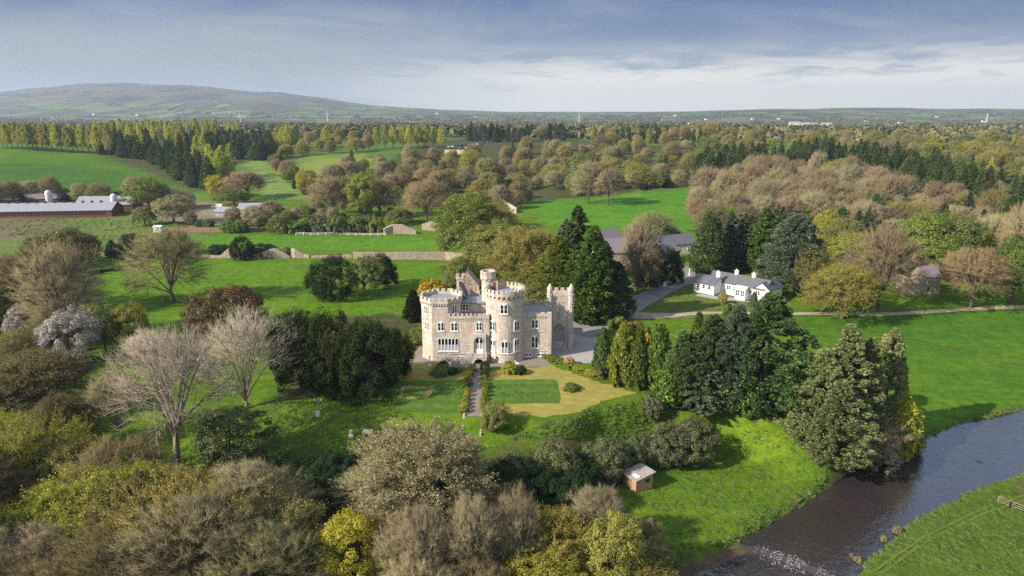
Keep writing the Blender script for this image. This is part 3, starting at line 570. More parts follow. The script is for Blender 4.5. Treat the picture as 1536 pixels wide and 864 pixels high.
def leafy(seed, H=15, Rr=6.5, cz=7.7, rz=7.0, hf=0.25, ncl=250, per=125, leaf=0.155, rc=0.185, low=-0.55, r0=0.4, nl=9, plume=1.0, amp=0.3, inner=0.55, clear=False):
    rs = np.random.RandomState(seed); tr, fine, S, E = skeleton(rs, H, Rr*0.8, cz, rz*0.8, hf, nl, 1.0, r0, 5, 3); lm = lump(rs, 14, amp); cr = Org()
    d = unit(rs.randn(ncl*4, 3)); d = d[d[:, 2] > low][:ncl]; ncl = len(d)
    rad = (inner+(1-inner)*rs.uniform(0, 1, ncl)**0.6)*lm(d)*0.92
    C = np.array([0, 0, cz])+d*np.array([Rr, Rr, rz])*rad[:, None]; C[:, 2] = np.maximum(C[:, 2], 0.3)
    sz = Rr*rc*rs.uniform(0.6, 1.35, ncl); n = ncl*per; k = np.repeat(np.arange(ncl), per)
    q = unit(rs.randn(n, 3)); q[:, 2] = np.where(q[:, 2] < 0, q[:, 2]*0.6, q[:, 2])*plume; P = C[k]+q*(sz[k]*rs.uniform(0.35, 1, n)**0.5)[:, None]
    nrm = unit(q+d[k]*0.5+rs.randn(n, 3)*0.45+np.array([0, 0, 0.25])); U = unit(np.cross(nrm, rs.randn(n, 3))); V = np.cross(nrm, U)
    ls = leaf*rs.uniform(0.6, 1.25, n)[:, None]; cr.leaves(P, U*ls, V*ls*0.8, np.clip(rs.uniform(0, 1, ncl)[k]*0.55+rs.uniform(0, 0.45, n), 0, 1))
    return tr.mesh('trunk'), cr.mesh('crown'), H, Rr
def conifer(seed, H=20, Rr=4.6, base=0.06, nb=330, per=56, droop=0.25, power=0.72, card=(0.40, 0.13), rag=0.4, r0=0.38, curl=0.2, blunt=0.0):
    rs = np.random.RandomState(seed); tr = Org(); tr.tube(np.array([[0, 0, -0.4], [0.05, 0, H*0.35], [0, 0.05, H*0.7], [0, 0, H*0.985]]), np.array([r0*1.2, r0*0.8, r0*0.4, 0.03]), 8); cr = Org()
    side = lump(rs, 10, rag); t = np.sort(rs.uniform(0, 1, nb)**1.25)*(1-base)+base; az = np.arange(nb)*2.39996+rs.uniform(-0.5, 0.5, nb)
    prof_ = (np.clip((1-t)/(1-base), 0, 1)**power)*(1-0.35*np.exp(-((t-base)/0.06)**2)); dd = np.stack([np.cos(az), np.sin(az), (t-0.5)*1.6], -1)
    L = Rr*(prof_+blunt*(1-t)*0+0.03)*rs.uniform(0.72, 1.08, nb)*side(unit(dd)); k = np.repeat(np.arange(nb), per); n = nb*per; s = rs.uniform(0.12, 1, n)**0.6
    x = L[k]*s; dz = -droop*x+curl*x*s+rs.randn(n)*0.10; wdt = rs.uniform(-1, 1, n)*0.30*L[k]*(1.12-s)
    ca, sa = np.cos(az[k]), np.sin(az[k]); P = np.stack([ca*x-sa*wdt, sa*x+ca*wdt, t[k]*H+dz-np.abs(wdt)*0.2], -1)
    fw = unit(np.stack([ca-sa*np.sign(wdt)*0.5, sa+ca*np.sign(wdt)*0.5, np.full(n, -droop*0.8+curl)], -1)+rs.randn(n, 3)*0.28); sd = unit(np.cross(fw, np.array([0, 0, 1.0])+rs.randn(n, 3)*0.5))
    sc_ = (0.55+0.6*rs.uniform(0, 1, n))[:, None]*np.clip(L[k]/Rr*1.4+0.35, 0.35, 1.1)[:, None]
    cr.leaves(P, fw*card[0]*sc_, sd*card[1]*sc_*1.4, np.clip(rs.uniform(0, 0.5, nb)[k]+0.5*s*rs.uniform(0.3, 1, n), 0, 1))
    return tr.mesh('trunk'), cr.mesh('crown'), H, Rr
def column(seed, H=9, Rr=1.9, ncl=170, per=70, leaf=0.2, power=0.6, tilt=1.7, r0=0.2, foot=0.03, top=1.0, csz=0.30, amp=0.3, upw=1.0):
    """clipped-looking cypress or poplar: upright plumes inside a spindle"""
    rs = np.random.RandomState(seed); tr = Org(); tr.tube(np.array([[0, 0, -0.3], [0, 0, H*0.5], [0, 0, H*0.93]]), np.array([r0, r0*0.6, 0.03]), 7); cr = Org(); lm = lump(rs, 14, amp)
    t = rs.uniform(0, 1, ncl)**0.9; az = rs.uniform(0, 6.283, ncl); env = (np.clip(1-t, 0, 1)**power)*np.clip((t+0.12)/0.3, 0.55, 1)*top; rr0 = Rr*env*rs.uniform(0.55, 1, ncl)
    rr0 = rr0*lm(unit(np.stack([np.cos(az), np.sin(az), t*2-1], -1)))
    C = np.stack([np.cos(az)*rr0, np.sin(az)*rr0, (foot+t*(0.95-foot))*H], -1); sz = np.clip(Rr*csz*rs.uniform(0.6, 1.2, ncl)*(0.45+0.6*env), 0.08, 9); k = np.repeat(np.arange(ncl), per); n = ncl*per
    q = unit(rs.randn(n, 3)); P = C[k]+q*np.array([1, 1, tilt])*(sz[k]*rs.uniform(0.3, 1, n)**0.5)[:, None]; P[:, 2] = np.clip(P[:, 2], 0.05, H)
    o = np.stack([np.cos(az), np.sin(az), 0*az], -1)[k]; U = unit(np.array([0, 0, upw])+o*(0.35+1-upw)+rs.randn(n, 3)*0.4); V = unit(np.cross(U, o+rs.randn(n, 3)*0.5)); ls = leaf*rs.uniform(0.6, 1.2, n)[:, None]
    cr.leaves(P, U*ls*1.25, V*ls*0.7, np.clip(rs.uniform(0, 0.6, ncl)[k]+rs.uniform(0, 0.45, n), 0, 1)); return tr.mesh('trunk'), cr.mesh('crown'), H, Rr
PROTO = {
 'bare': [twiggy(11), twiggy(12, 16, 6.6, 8.8, 7.0, 0.25, 12), twiggy(13, 14, 7.4, 7.2, 6.7, 0.18, 13)],
 'barefine': [twiggy(21, 15, 7.5, 7.8, 7.0, 0.2, 14, per=30, tw=0.015, tl=1.25), twiggy(22, 16, 7.0, 8.6, 7.2, 0.22, 14, per=30, tw=0.015, tl=1.25)],
 'pale': [twiggy(31, 24, 9.5, 13.8, 10.0, 0.30, 15, 1.0, 0.40, per=9, tl=1.7, tw=0.013, ns=8, nt=5, upb=1.2, lo=-0.3, fill=250), twiggy(32, 15, 7.5, 8.0, 6.9, 0.10, 18, 1.05, 0.22, per=9, tl=1.5, tw=0.013, ns=7, nt=5, upb=1.2, lo=0.0, fill=200)],
 'scrub': [twiggy(33, 12, 5.5, 6.8, 5.0, 0.15, 15, 1.1, 0.16, per=12, tl=1.4, tw=0.018, ns=6, nt=6, upb=1.0, lo=-0.1, fill=200), twiggy(34, 12, 5.2, 7.0, 4.9, 0.14, 15, 1.15, 0.16, per=12, tl=1.4, tw=0.018, ns=6, nt=6, upb=1.0, lo=-0.1, fill=200)],
 'bud': [twiggy(41, 15, 7, bud=2, per=17), twiggy(42, 16, 6.6, 8.6, 7.2, 0.22, 12, bud=2, per=17), twiggy(43, 14, 7.2, 7.2, 6.7, 0.18, 13, bud=2, per=17, leaf=0.09)],
 'leaf': [leafy(51), leafy(52, 15, 6.2, 7.8, 7.0), leafy(53, 14, 6.8, 7.0, 6.8)],
 'tall': [leafy(55, 25, 7.5, 13.5, 11.3, 0.25, 360, 120, 0.17, 0.17), leafy(56, 24, 8.0, 12.5, 11.2, 0.2, 360, 120, 0.17, 0.17, amp=0.4)],
 'yew': [leafy(61, 9, 6.0, 4.0, 4.9, 0.15, 210, 130, 0.125, 0.17, -0.8, 0.35, 9, 1.1, 0.38, 0.6), leafy(62, 9, 5.4, 4.2, 4.8, 0.15, 200, 130, 0.125, 0.18, -0.8, 0.35, 9, 1.1, 0.48, 0.55)],
 'cedar': [leafy(71, 13, 5.0, 6.4, 6.4, 0.2, 260, 150, 0.11, 0.18, -0.95, 0.35, 9, 0.6, 0.4, 0.45)],
 'bush': [leafy(65, 6, 4, 2.5, 3.4, 0.1, 220, 120, 0.10, 0.17, -0.8, 0.2, 7, 1.1, 0.3, 0.6), leafy(66, 6, 4.2, 2.6, 3.3, 0.1, 220, 120, 0.10, 0.16, -0.8, 0.2, 7, 1.1, 0.35, 0.6)],
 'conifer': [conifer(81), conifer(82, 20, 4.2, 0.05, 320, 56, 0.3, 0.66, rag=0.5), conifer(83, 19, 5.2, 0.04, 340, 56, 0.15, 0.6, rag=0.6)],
 'broadconifer': [column(91, 18, 6.2, 560, 90, 0.17, 0.60, 0.8, 0.4, 0.0, 1.0, 0.15, 0.75, 0.45), column(92, 18, 6.0, 560, 90, 0.17, 0.50, 0.8, 0.4, 0.0, 1.0, 0.15, 0.95, 0.4)],
 'spruce': [column(107, 20, 4.2, 460, 95, 0.16, 0.66, 0.9, 0.35, 0.0, 1.0, 0.17, 0.4, 0.5), column(108, 20, 4.4, 460, 95, 0.16, 0.58, 0.9, 0.35, 0.0, 1.0, 0.18, 0.5, 0.5)],
 'bigcypress': [column(105, 20, 4.3, 420, 85, 0.19, 0.62, 1.3, 0.35, 0.01, 1.0, 0.17, 0.35, 0.8), column(106, 20, 4.6, 420, 85, 0.19, 0.55, 1.2, 0.35, 0.01, 1.0, 0.18, 0.5, 0.7)],
 'column': [column(101), column(102, 9, 2.1, 180, 70, 0.2, 0.5)],
 'poplar': [column(111, 22, 2.6, 120, 44, 0.24, 0.42, 2.2, 0.25, 0.22), column(112, 22, 2.9, 125, 44, 0.24, 0.36, 2.2, 0.25, 0.26)],
 'shrub': [leafy(121, 4, 2.4, 1.7, 2.2, 0.12, 110, 70, 0.13, 0.22, -0.75, 0.1, 7), leafy(122, 4, 2.6, 1.8, 2.1, 0.12, 110, 70, 0.13, 0.2, -0.75, 0.1, 7, 1.2, 0.4)],
}
CTR = {}; SHARED = {}
def plant(kind, name, x, y, h, w, mat, label, cat='tree', group=None, bark='bark', rz=None, variant=None, sink=0.0):
    """a tree at x, y with height h and crown width w (metres): a root with a trunk and a crown"""
    i = CTR.get(kind, 0); CTR[kind] = i+1; tm, cm, H, Rr = PROTO[kind][(i if variant is None else variant) % len(PROTO[kind])]
    z = float(Z(np.array([x]), np.array([y]))[0]); r = random.Random(int(x*37+y*91)); ang = r.uniform(0, 6.283) if rz is None else rz
    o = empty(name, (x, y, z-0.05-sink*h), label, cat, group, ang); o.scale = (w/(2*Rr)*1.06, w/(2*Rr)*1.06, h/H*1.02)
    for nm, me_, mt in (('trunk', tm, M[bark]), ('crown', cm, M[mat])):
        k = (me_.name, mt.name)
        if k not in SHARED:      # one shared mesh for each shape in each colour
            SHARED[k] = me_ if not me_.materials else me_.copy(); SHARED[k].materials.clear(); SHARED[k].materials.append(mt)
        c = bpy.data.objects.new(nm, SHARED[k]); col.objects.link(c); c.parent = o
    return o
def planted(kind, name, px, py, top, w, mat, label, cat='tree', group=None, bark='bark', **k):
    """the same, read off the photograph: foot at px, py, top at row `top`, crown w columns wide"""
    p = at(px, py); zt = at_y(px, top, p[1])[2]; h = max(0.5, zt-p[2]); return plant(kind, name, p[0], p[1], h, w*depth((p[0], p[1], p[2]+h/2))/F, mat, label, cat, group, bark, **k)
# ------------------------------------------------------------------ the castle
castle = empty('castle', (-3.0, 148.0, 0.0), 'pale stone castle with round and octagonal battlemented towers above the terraced garden', 'castle')
def along(mb, a, b, t0, t1, off, th, z0, z1, mi=0):
    """box on the line a-b between distances t0..t1; off = how far its outer face stands outside the line"""
    a = np.array(a, float); b = np.array(b, float); u = (b-a)/np.linalg.norm(b-a); nrm = np.array((u[1], -u[0]))
    c = a+u*(t0+t1)/2+nrm*(off-th/2); mb.obox(c, u, (t1-t0)/2, th/2, z0, z1, mi)
def parapet(pts, z0, zs, zt, closed=True, off=0.28, th=0.42, mw=0.75, gap=0.55, corb=True, parent=None, mat='stone', name='parapet', jit=1):
    """battlement along a line (outside on its right hand): band, merlons, and a row of corbels under the overhang"""
    mb = MB(); cb = MB(); n = len(pts); rj = random.Random(n*7+int(z0*10))
    for i in range(n if closed else n-1):
        a = np.array(pts[i], float); b = np.array(pts[(i+1) % n], float); l = np.linalg.norm(b-a); u = (b-a)/l; nr = np.array((u[1], -u[0]))
        # lengthen outer edge so that neighbours meet at corners
        ext = off*0.42 if closed and n <= 10 else (0.004 if closed else 0.0)
        along(mb, a, b, -ext, l+ext, off-0.002*(i % 2), th, z0, zs)
        k = max(1, int(round((l+gap)/(mw+gap)))); pitch = (l+gap)/k; m = pitch-gap
        if n > 10: k = 1; m = l*0.58; pitch = l
        for j in range(k):
            t = j*pitch if n <= 10 else l*0.21
            along(mb, a, b, t, t+m, off-0.003, th-0.006, zs-0.02, zt-rj.random()*0.07*jit)
        if corb:
            kc = max(1, int(l/0.55)); pc = l/kc
            for j in range(kc): along(cb, a, b, j*pc+pc*0.22, j*pc+pc*0.78, off-0.04, off+0.15, z0-0.42, z0-0.002)
            along(cb, a, b, 0, l, 0.07, 0.2, z0-0.60, z0-0.43)
    p = mb.build(name, M[mat], parent or castle, (parent or castle).location)
    if corb: cb.build('corbel_table', M['stone_pale'], p, castle.location)
    return p
def kid(mb, name, mat, parent=None): return mb.build(name, mat, parent or castle, castle.location)
def ring_pts(c, r, n, a0=0.0): return [(c[0]+r*math.cos(a0+2*math.pi*k/n), c[1]+r*math.sin(a0+2*math.pi*k/n)) for k in range(n)]
def lancet(w, h, n=5, pointed=True):
    """outline of one light, foot at 0,0, spring at h-rise"""
    rise = w*(0.80 if pointed else 0.5); s = h-rise; p = [(-w/2, 0), (w/2, 0), (w/2, s)]
    for k in range(1, n):
        t = k/n; p.append((w/2*(1-t**1.6), s+rise*math.sin(t*math.pi/2)**0.9))
    p.append((0, h)); p += [(-x, y) for x, y in p[3:-1][::-1]]+[(-w/2, s)]
    return p
def window(x, y, z, w, h, nl=2, ang=0.0, head=True, blind=0.45, pointed=True, parent=None, root=None, fw=0.13, bars=1, name='window'):
    """white frame with nl lights, foot centre at x,y,z; ang turns its face from -y"""
    fr = MB(); gl = MB(); ca, sa = math.cos(ang), math.sin(ang)
    def T(u, v, d): return (x+u*ca+d*sa, y+u*sa-d*ca, z+v)          # d = out of the wall
    lw = w/nl; D = 0.12
    for i in range(nl):
        cx = -w/2+lw*(i+0.5); hh = h if head else h
        o = lancet(lw, hh, 5, pointed) if head else [(-lw/2,0),(lw/2,0),(lw/2,hh),(-lw/2,hh)]
        iw = lw-2*fw*(0.75 if nl > 1 else 1); ih = hh-fw*2.1
        q = lancet(iw, ih, 5, pointed) if head else [(-iw/2,0),(iw/2,0),(iw/2,ih),(-iw/2,ih)]
        q = [(a, b+fw*1.05) for a, b in q]; k = len(o)
        V = [T(cx+a, b, D) for a, b in o]+[T(cx+a, b, D) for a, b in q]+[T(cx+a, b, 0.02) for a, b in q]+[T(cx+a, b, -0.05) for a, b in o]
        fr.add(V, [(j, (j+1) % k, k+(j+1) % k, k+j) for j in range(k)]+[(k+j, k+(j+1) % k, 2*k+(j+1) % k, 2*k+j) for j in range(k)]+[(3*k+j, 3*k+(j+1) % k, (j+1) % k, j) for j in range(k)])
        zb = fw+ih*blind; n3 = len(q)
        gl.add([T(cx+a, b, 0.035) for a, b in q], [tuple(range(n3))], 0)
        if blind > 0: gl.add([T(cx-iw*0.48, fw*1.1, 0.045), T(cx+iw*0.48, fw*1.1, 0.045), T(cx+iw*0.48, zb, 0.045), T(cx-iw*0.48, zb, 0.045)], [(0,1,2,3)], 1)
        for b_ in range(bars):
            zb2 = fw+ih*(0.47 if bars == 1 else (b_+1)/(bars+1)); A = [T(cx-iw/2, zb2-0.035, 0.10), T(cx+iw/2, zb2-0.035, 0.10), T(cx+iw/2, zb2+0.035, 0.10), T(cx-iw/2, zb2+0.035, 0.10)]
            fr.add(A, [(0,1,2,3)])
    if head and nl == 2:       # the tympanum between the two heads
        fr.add([T(-lw*0.52, h-lw*0.62, 0.07), T(lw*0.52, h-lw*0.62, 0.07), T(lw*0.30, h+0.02, 0.07), T(0, h+0.16, 0.07), T(-lw*0.30, h+0.02, 0.07)], [(0,1,2,3,4)])
    fr.add([T(-w/2-0.1, -0.13, 0.17), T(w/2+0.1, -0.13, 0.17), T(w/2+0.1, 0, 0.17), T(-w/2-0.1, 0, 0.17), T(-w/2-0.1, 0, -0.05), T(w/2+0.1, 0, -0.05)], [(0,1,2,3), (3,2,5,4)])
    root = root or castle
    f = fr.build(name, M['white'], root, root.location); gl.build('pane', [M['glass'], M['blind']], f, root.location); return f
# left octagonal tower
OCT = [(-17.7,144.0),(-14.1,144.0),(-11.55,146.55),(-11.55,150.15),(-14.1,152.7),(-17.7,152.7),(-20.25,150.15),(-20.25,146.55)]
b = MB(); b.prism(OCT, -0.3, 13.3); kid(b, 'octagonal_tower', M['stone'])
_oc = np.mean(np.array(OCT), 0)
b = MB(); b.prism([tuple(_oc+(np.array(p)-_oc)*1.015) for p in OCT], 1.72, 1.92); b.prism([tuple(_oc+(np.array(p)-_oc)*1.03) for p in OCT], -0.3, 0.35); kid(b, 'string_course', M['stone_pale'])
b = MB(); b.prism([tuple(_oc+(np.array(p)-_oc)*0.95) for p in OCT], 13.3, 13.34); kid(b, 'tower_roof', M['lead'])
parapet(OCT, 13.3, 13.85, 14.5, mw=0.7, gap=0.55)
window(-15.72, 144, 7.05, 1.45, 2.15, blind=0); window(-12.75, 143.97, 7.05, 1.45, 2.15, blind=0); window(-14.2, 143.97, 2.36, 4.55, 3.1, nl=6, fw=0.11)
_u = math.radians(-45); window(-19.0, 145.3, 10.6, 1.3, 2.0, ang=_u, blind=0); window(-12.8, 145.3, 10.75, 1.4, 2.1, ang=-_u, blind=0)
window(-19.0, 145.3, 6.9, 1.1, 2.1, ang=_u, blind=0)
# middle block, its low battlement, the recessed upper storey and the main roof
b = MB(); b.box(-15.5, -4.98, 143.97, 149.0, -0.3, 9.9); kid(b, 'front_wall', M['stone'])
b = MB(); b.box(-11.5, -4.0, 149.0, 156.0, 9.0, 12.0); kid(b, 'upper_storey_wall', M['stone'])
b = MB(); b.box(-11.5, -3.0, 145.0, 148.9, 9.88, 9.95); kid(b, 'terrace_roof', M['lead'])
b = MB(); b.box(-12.2, -3.8, 148.7, 156.0, 12.0, 12.25); kid(b, 'flat_roof', M['lead'])
parapet([(-14.1,143.97),(-4.98,143.97)], 9.95, 10.5, 11.05, closed=False, off=0.16, th=0.4, mw=0.55, gap=0.45)
b = MB(); b.box(-14.1, -4.9, 143.8, 143.97, 1.72, 1.90); kid(b, 'string_course', M['stone_pale']); b = MB(); b.box(-15.4, -9.3, 143.7, 143.97, -0.3, 0.3); kid(b, 'plinth', M['stone_pale'])
window(-7.28, 143.97, 7.15, 1.3, 2.1, blind=0)
d = window(-10.87, 149.0, 10.3, 2.1, 1.6, nl=3, head=False, blind=0, bars=1, name='dormer_window')
b = MB(); b.bar((-4.85, 143.85, 0.0), (-4.85, 143.85, 10.6), 0.11); kid(b, 'downpipe', M['dark'])
b = MB(); b.add([(-12.9,151.3,12.25),(-10.4,151.3,12.25),(-10.4,157.5,12.25),(-12.9,157.5,12.25),(-11.75,152.4,15.0),(-11.75,157.4,15.0)], [(0,1,4),(1,2,5,4),(2,3,5),(3,0,4,5)]); kid(b, 'slate_roof', M['slate'])
b = MB(); b.box(-10.0, -7.6, 155.6, 156.5, 12.0, 13.1); st_ = kid(b, 'chimney_stack', M['stone_pale'])
for xx in (-9.7, -8.8, -7.9):
    b = MB(); b.lathe((xx, 156.05, 13.1), [(0.24,0),(0.19,0.9),(0.26,1.0),(0.26,1.15)], 8); kid(b, 'chimney_pot', M['terracotta'], st_)
b = MB(); b.box(-7.4, -4.4, 157.0, 157.4, 11.0, 13.1); kid(b, 'rooftop_screen_wall', M['white'])
b = MB(); b.box(-18, 2.0, 152.7, 160, -0.3, 10.9); kid(b, 'rear_wing', M['stone']); b = MB(); b.box(-17.6, 1.6, 153, 159.6, 10.9, 11.0); kid(b, 'rear_roof', M['lead'])
parapet([(-17.9,160),(-17.9,152.9)], 10.95, 11.5, 12.1, closed=False, off=0.1, corb=False)
parapet([(-17.9,153.1),(-12.9,153.1)], 13.0, 13.4, 13.95, closed=False, off=0.1, corb=False)
b = MB(); b.bar((-7.0,154.8,12.2), (-7.0,154.8,18.2), 0.07); kid(b, 'flagpole', M['white'])
# rear square turret with a black block imitating the shade of its slit, and the brown gable behind it
b = MB(); b.box(-13.2, -11.4, 157.6, 159.4, 10.8, 15.5); rt = kid(b, 'square_turret', M['stone'])
b = MB(); b.box(-12.55, -12.05, 157.5, 157.62, 13.6, 15.0); kid(b, 'slit_shade', M['dark'], rt)
parapet([(-13.2,157.6),(-11.4,157.6),(-11.4,159.4),(-13.2,159.4)], 15.5, 15.9, 16.5, off=0.15, th=0.35, mw=0.5, gap=0.45, corb=False, parent=castle)
b = MB(); b.box(-12.0, -8.2, 163.0, 168.0, -0.3, 12.6); b.add([(-12.0,163.0,12.6),(-8.2,163.0,12.6),(-8.2,168.0,12.6),(-12.0,168.0,12.6),(-11.2,163.0,16.3),(-11.2,168.0,16.3)], [(0,1,4),(1,2,5,4),(2,3,5),(3,0,4,5)]); kid(b, 'rear_gable', M['rubble'])
# great round tower with its turret
RT = (-1.6, 147.0)
b = MB(); b.lathe((*RT, -0.3), [(4.55,0),(4.45,1.9),(4.28,2.05),(4.2,14.9)], 40); kid(b, 'round_tower', M['stone'])
b = MB(); b.lathe((*RT, 1.95), [(4.48,0),(4.48,0.2),(4.25,0.26)], 40, cap=False); kid(b, 'string_course', M['stone_pale'])
parapet(ring_pts(RT, 4.2, 26, 0.1), 15.15, 15.75, 16.5, off=0.36, th=0.45)
b = MB(); b.lathe((*RT, 14.9), [(4.1,0),(4.1,0.12),(0.2,0.3)], 32); kid(b, 'tower_roof', M['lead'])
def tw(px_x, z0, w, h, **k):
    s = (px_x-RT[0])/4.2; a = math.asin(max(-0.99, min(0.99, s))); r = 4.31*math.cos(min(w/4.2/2, 0.2))+0.03
    window(RT[0]+r*math.sin(a), RT[1]-r*math.cos(a), z0, w, h, ang=a, **k)
tw(-1.75, 11.35, 1.6, 2.35, blind=0); tw(0.95, 7.2, 1.45, 2.5, blind=0.0); tw(-4.15, 7.3, 1.35, 2.3, blind=0); tw(0.95, 2.4, 1.45, 3.1, blind=0.45); tw(-1.6, 2.15, 1.5, 3.1, blind=0.45); tw(-4.15, 2.5, 1.35, 2.8, blind=0.4)
tw(0.95, 0.45, 0.9, 0.8, head=False, blind=0, fw=0.1, bars=0); tw(-4.0, 0.45, 0.9, 0.8, head=False, blind=0, fw=0.1, bars=0)
TU = (-5.45, 150.9)
b = MB(); b.lathe((*TU, 8.0), [(1.5,0),(1.45,9.2)], 20); b.box(-5.2, -3.2, 149.6, 151.6, 14.9, 16.9); tt = kid(b, 'stair_turret', M['stone'])
b = MB(); b.box(-4.35, -3.75, 149.5, 149.6, 15.0, 16.85); kid(b, 'turret_door', M['red'])
parapet(ring_pts(TU, 1.45, 10, 0.2), 17.5, 18.3, 19.2, off=0.3, th=0.4, mw=0.5, gap=0.4)
b = MB(); b.lathe((*TU, 17.2), [(1.5,0),(1.5,0.35)], 16); kid(b, 'turret_roof', M['lead'])
# right wing
b = MB(); b.box(2.0, 8.6, 146.0, 154.0, -0.3, 9.9); kid(b, 'right_wing', M['stone']); b = MB(); b.box(8.0, 8.85, 145.8, 147.0, -0.3, 10.6); kid(b, 'corner_buttress', M['stone_pale'])
b = MB(); b.add([(2.2,147.0,9.92),(8.5,147.0,9.92),(8.5,153.4,9.92),(2.2,153.4,9.92),(2.2,150.6,11.0),(8.5,150.6,11.0)], [(0,1,5,4),(2,3,4,5),(1,2,5),(3,0,4)]); kid(b, 'slate_roof', M['lead'])
parapet([(2.2,146.0),(8.7,146.0)], 9.9, 10.45, 10.75, closed=False, off=0.16, th=0.4, mw=0.9, gap=0.45); parapet([(1.9,153.6),(9.3,153.6)], 9.9, 10.8, 11.5, closed=False, off=0.1, th=0.4, mw=0.6, gap=0.5, corb=False)
b = MB(); b.box(2.5, 8.0, 145.86, 146.0, 1.60, 1.78); kid(b, 'string_course', M['stone_pale']); b = MB(); b.box(2.5, 8.0, 145.9, 146.0, 6.2, 6.32); kid(b, 'string_course', M['stone_pale'])
window(5.13, 146, 7.0, 1.6, 2.3, blind=0, fw=0.16); window(5.13, 146, 2.3, 1.6, 3.05, blind=0, fw=0.16); window(3.7, 146, 0.35, 1.5, 0.85, head=False, blind=0, bars=0); window(6.5, 146, 0.35, 1.5, 0.85, head=False, blind=0, bars=0)
b = MB(); b.bar((3.2,149.0,10.2), (3.2,149.0,12.0), 0.05); kid(b, 'vent_pipe', M['white'])
# arched opening in a wall parallel to x
def arch_wall(mb, x0, x1, z0, z1, ax0, ax1, spring, y0, y1, mi=0, n=12):
    r = (ax1-ax0)/2; c = (ax0+ax1)/2; A = [(c-r*math.cos(math.pi*k/n), spring+r*math.sin(math.pi*k/n)) for k in range(n+1)]
    A = [(ax0, z0)]+A+[(ax1, z0)]; O = [(x0, z0)]+[(x0+(x1-x0)*k/n, z1) for k in range(n+1)]+[(x1, z0)]
    O[1] = (x0, z1); k = len(A)
    V = [(x, y0, z) for x, z in A]+[(x, y0, z) for x, z in O]+[(x, y1, z) for x, z in A]+[(x, y1, z) for x, z in O]
    f = []
    for i in range(k-1): f += [(k+i, i, i+1, k+i+1), (2*k+i, 3*k+i, 3*k+i+1, 2*k+i+1), (i, 2*k+i, 2*k+i+1, i+1), (k+i, k+i+1, 3*k+i+1, 3*k+i)]
    mb.add(V, f, mi)
# carriage porch
b = MB(); arch_wall(b, 8.6, 14.1, -0.2, 11.2, 9.55, 12.45, 4.6, 152.5, 153.3)
b.box(13.2, 14.1, 157.6, 158.5, -0.2, 6.2); b.box(13.2, 14.1, 153.3, 158.5, 6.2, 11.2); b.box(8.6, 13.2, 158.0, 158.5, -0.2, 11.2); kid(b, 'carriage_porch', M['stone'])
b = MB(); b.box(8.65, 13.15, 157.85, 157.99, 0, 9); b.box(8.65, 13.15, 153.4, 157.8, 8.9, 9.05); kid(b, 'porch_back_wall', M['plaster'])
b = MB(); b.box(9.3, 12.9, 152.0, 152.45, -0.2, 1.55); b.box(9.2, 13.0, 151.95, 152.5, 1.55, 1.7); kid(b, 'porch_low_wall', M['stone_pale'])
b = MB(); b.box(8.6, 14.0, 152.5, 158.4, 11.2, 11.4); kid(b, 'porch_roof', M['lead'])
parapet([(9.2,152.5),(13.0,152.5)], 11.25, 12.6, 13.3, closed=False, off=0.12, th=0.4, mw=0.5, gap=0.42); parapet([(14.1,153),(14.1,158.4)], 11.25, 12.6, 13.3, closed=False, off=0.12, corb=False); parapet([(14.0,158.4),(8.7,158.4)], 11.25, 12.6, 13.3, closed=False, off=0.12, corb=False)
for xx, z0 in ((8.75, 8.5), (13.65, -0.2)):
    b = MB(); b.prism(ring_pts((xx, 152.35), 0.68, 8, 0.39), z0, 13.4, top=True); b.prism(ring_pts((xx, 152.35), 0.80, 8, 0.39), 13.1, 13.35, bot=True); b.prism(ring_pts((xx, 152.35), 0.82, 8, 0.39), 11.1, 11.35, bot=True)
    b.lathe((xx, 152.35, 13.4), [(0.60,0),(0.66,0.7),(0.62,1.2),(0.40,1.8),(0.16,2.2),(0.05,2.45)], 8); kid(b, 'porch_turret', M['stone_pale'])
b = MB(); b.bar((11.0,155.2,8.9), (11.0,155.2,6.0), 0.02); b.prism(ring_pts((11.0,155.2), 0.16, 6), 5.55, 6.0, bot=True, scale_top=1.3); kid(b, 'porch_lantern', M['dark'])
# garden door with its arched surround, landing over a grotto arch, and side stair
b = MB(); arch_wall(b, -8.95, -5.75, 1.85, 6.35, -8.45, -6.1, 4.6, 143.55, 143.95); kid(b, 'door_surround', M['stone_pale'])
b = MB(); b.box(-8.1, -6.4, 143.86, 143.95, 1.9, 2.75); d_ = kid(b, 'garden_door', M['white']); window(-7.25, 143.97, 2.75, 1.7, 2.95, blind=0.45, parent=castle, name='door_window')
b = MB(); arch_wall(b, -9.0, -5.6, -0.2, 1.6, -8.4, -6.2, 0.25, 141.6, 142.2); b.box(-9.0, -8.4, 142.2, 143.6, -0.2, 1.6); b.box(-6.2, -5.6, 142.2, 143.6, -0.2, 1.6); b.box(-9.1, -5.5, 141.5, 143.9, 1.6, 1.85); kid(b, 'garden_landing', M['stone_pale'])
b = MB(); b.box(-8.4, -6.2, 143.3, 143.5, -0.2, 1.6); kid(b, 'grotto_shade', M['dark'])  # added black panel: its colour imitates the shade within the grotto arch
b = MB(); b.box(-9.1, -5.5, 141.5, 141.75, 1.85, 2.65); b.box(-9.1,-8.7,141.42,141.83,1.85,3.0); b.box(-5.9,-5.5,141.42,141.83,1.85,3.0); kid(b, 'landing_parapet', M['stone_pale'])
b = MB(); stp = MB()
for k in range(10): stp.box(-9.1-(k+1)*0.42, -9.1-k*0.42, 142.0, 143.6, -0.2, 1.68-k*0.18)
kid(stp, 'garden_stair', M['cobble'])
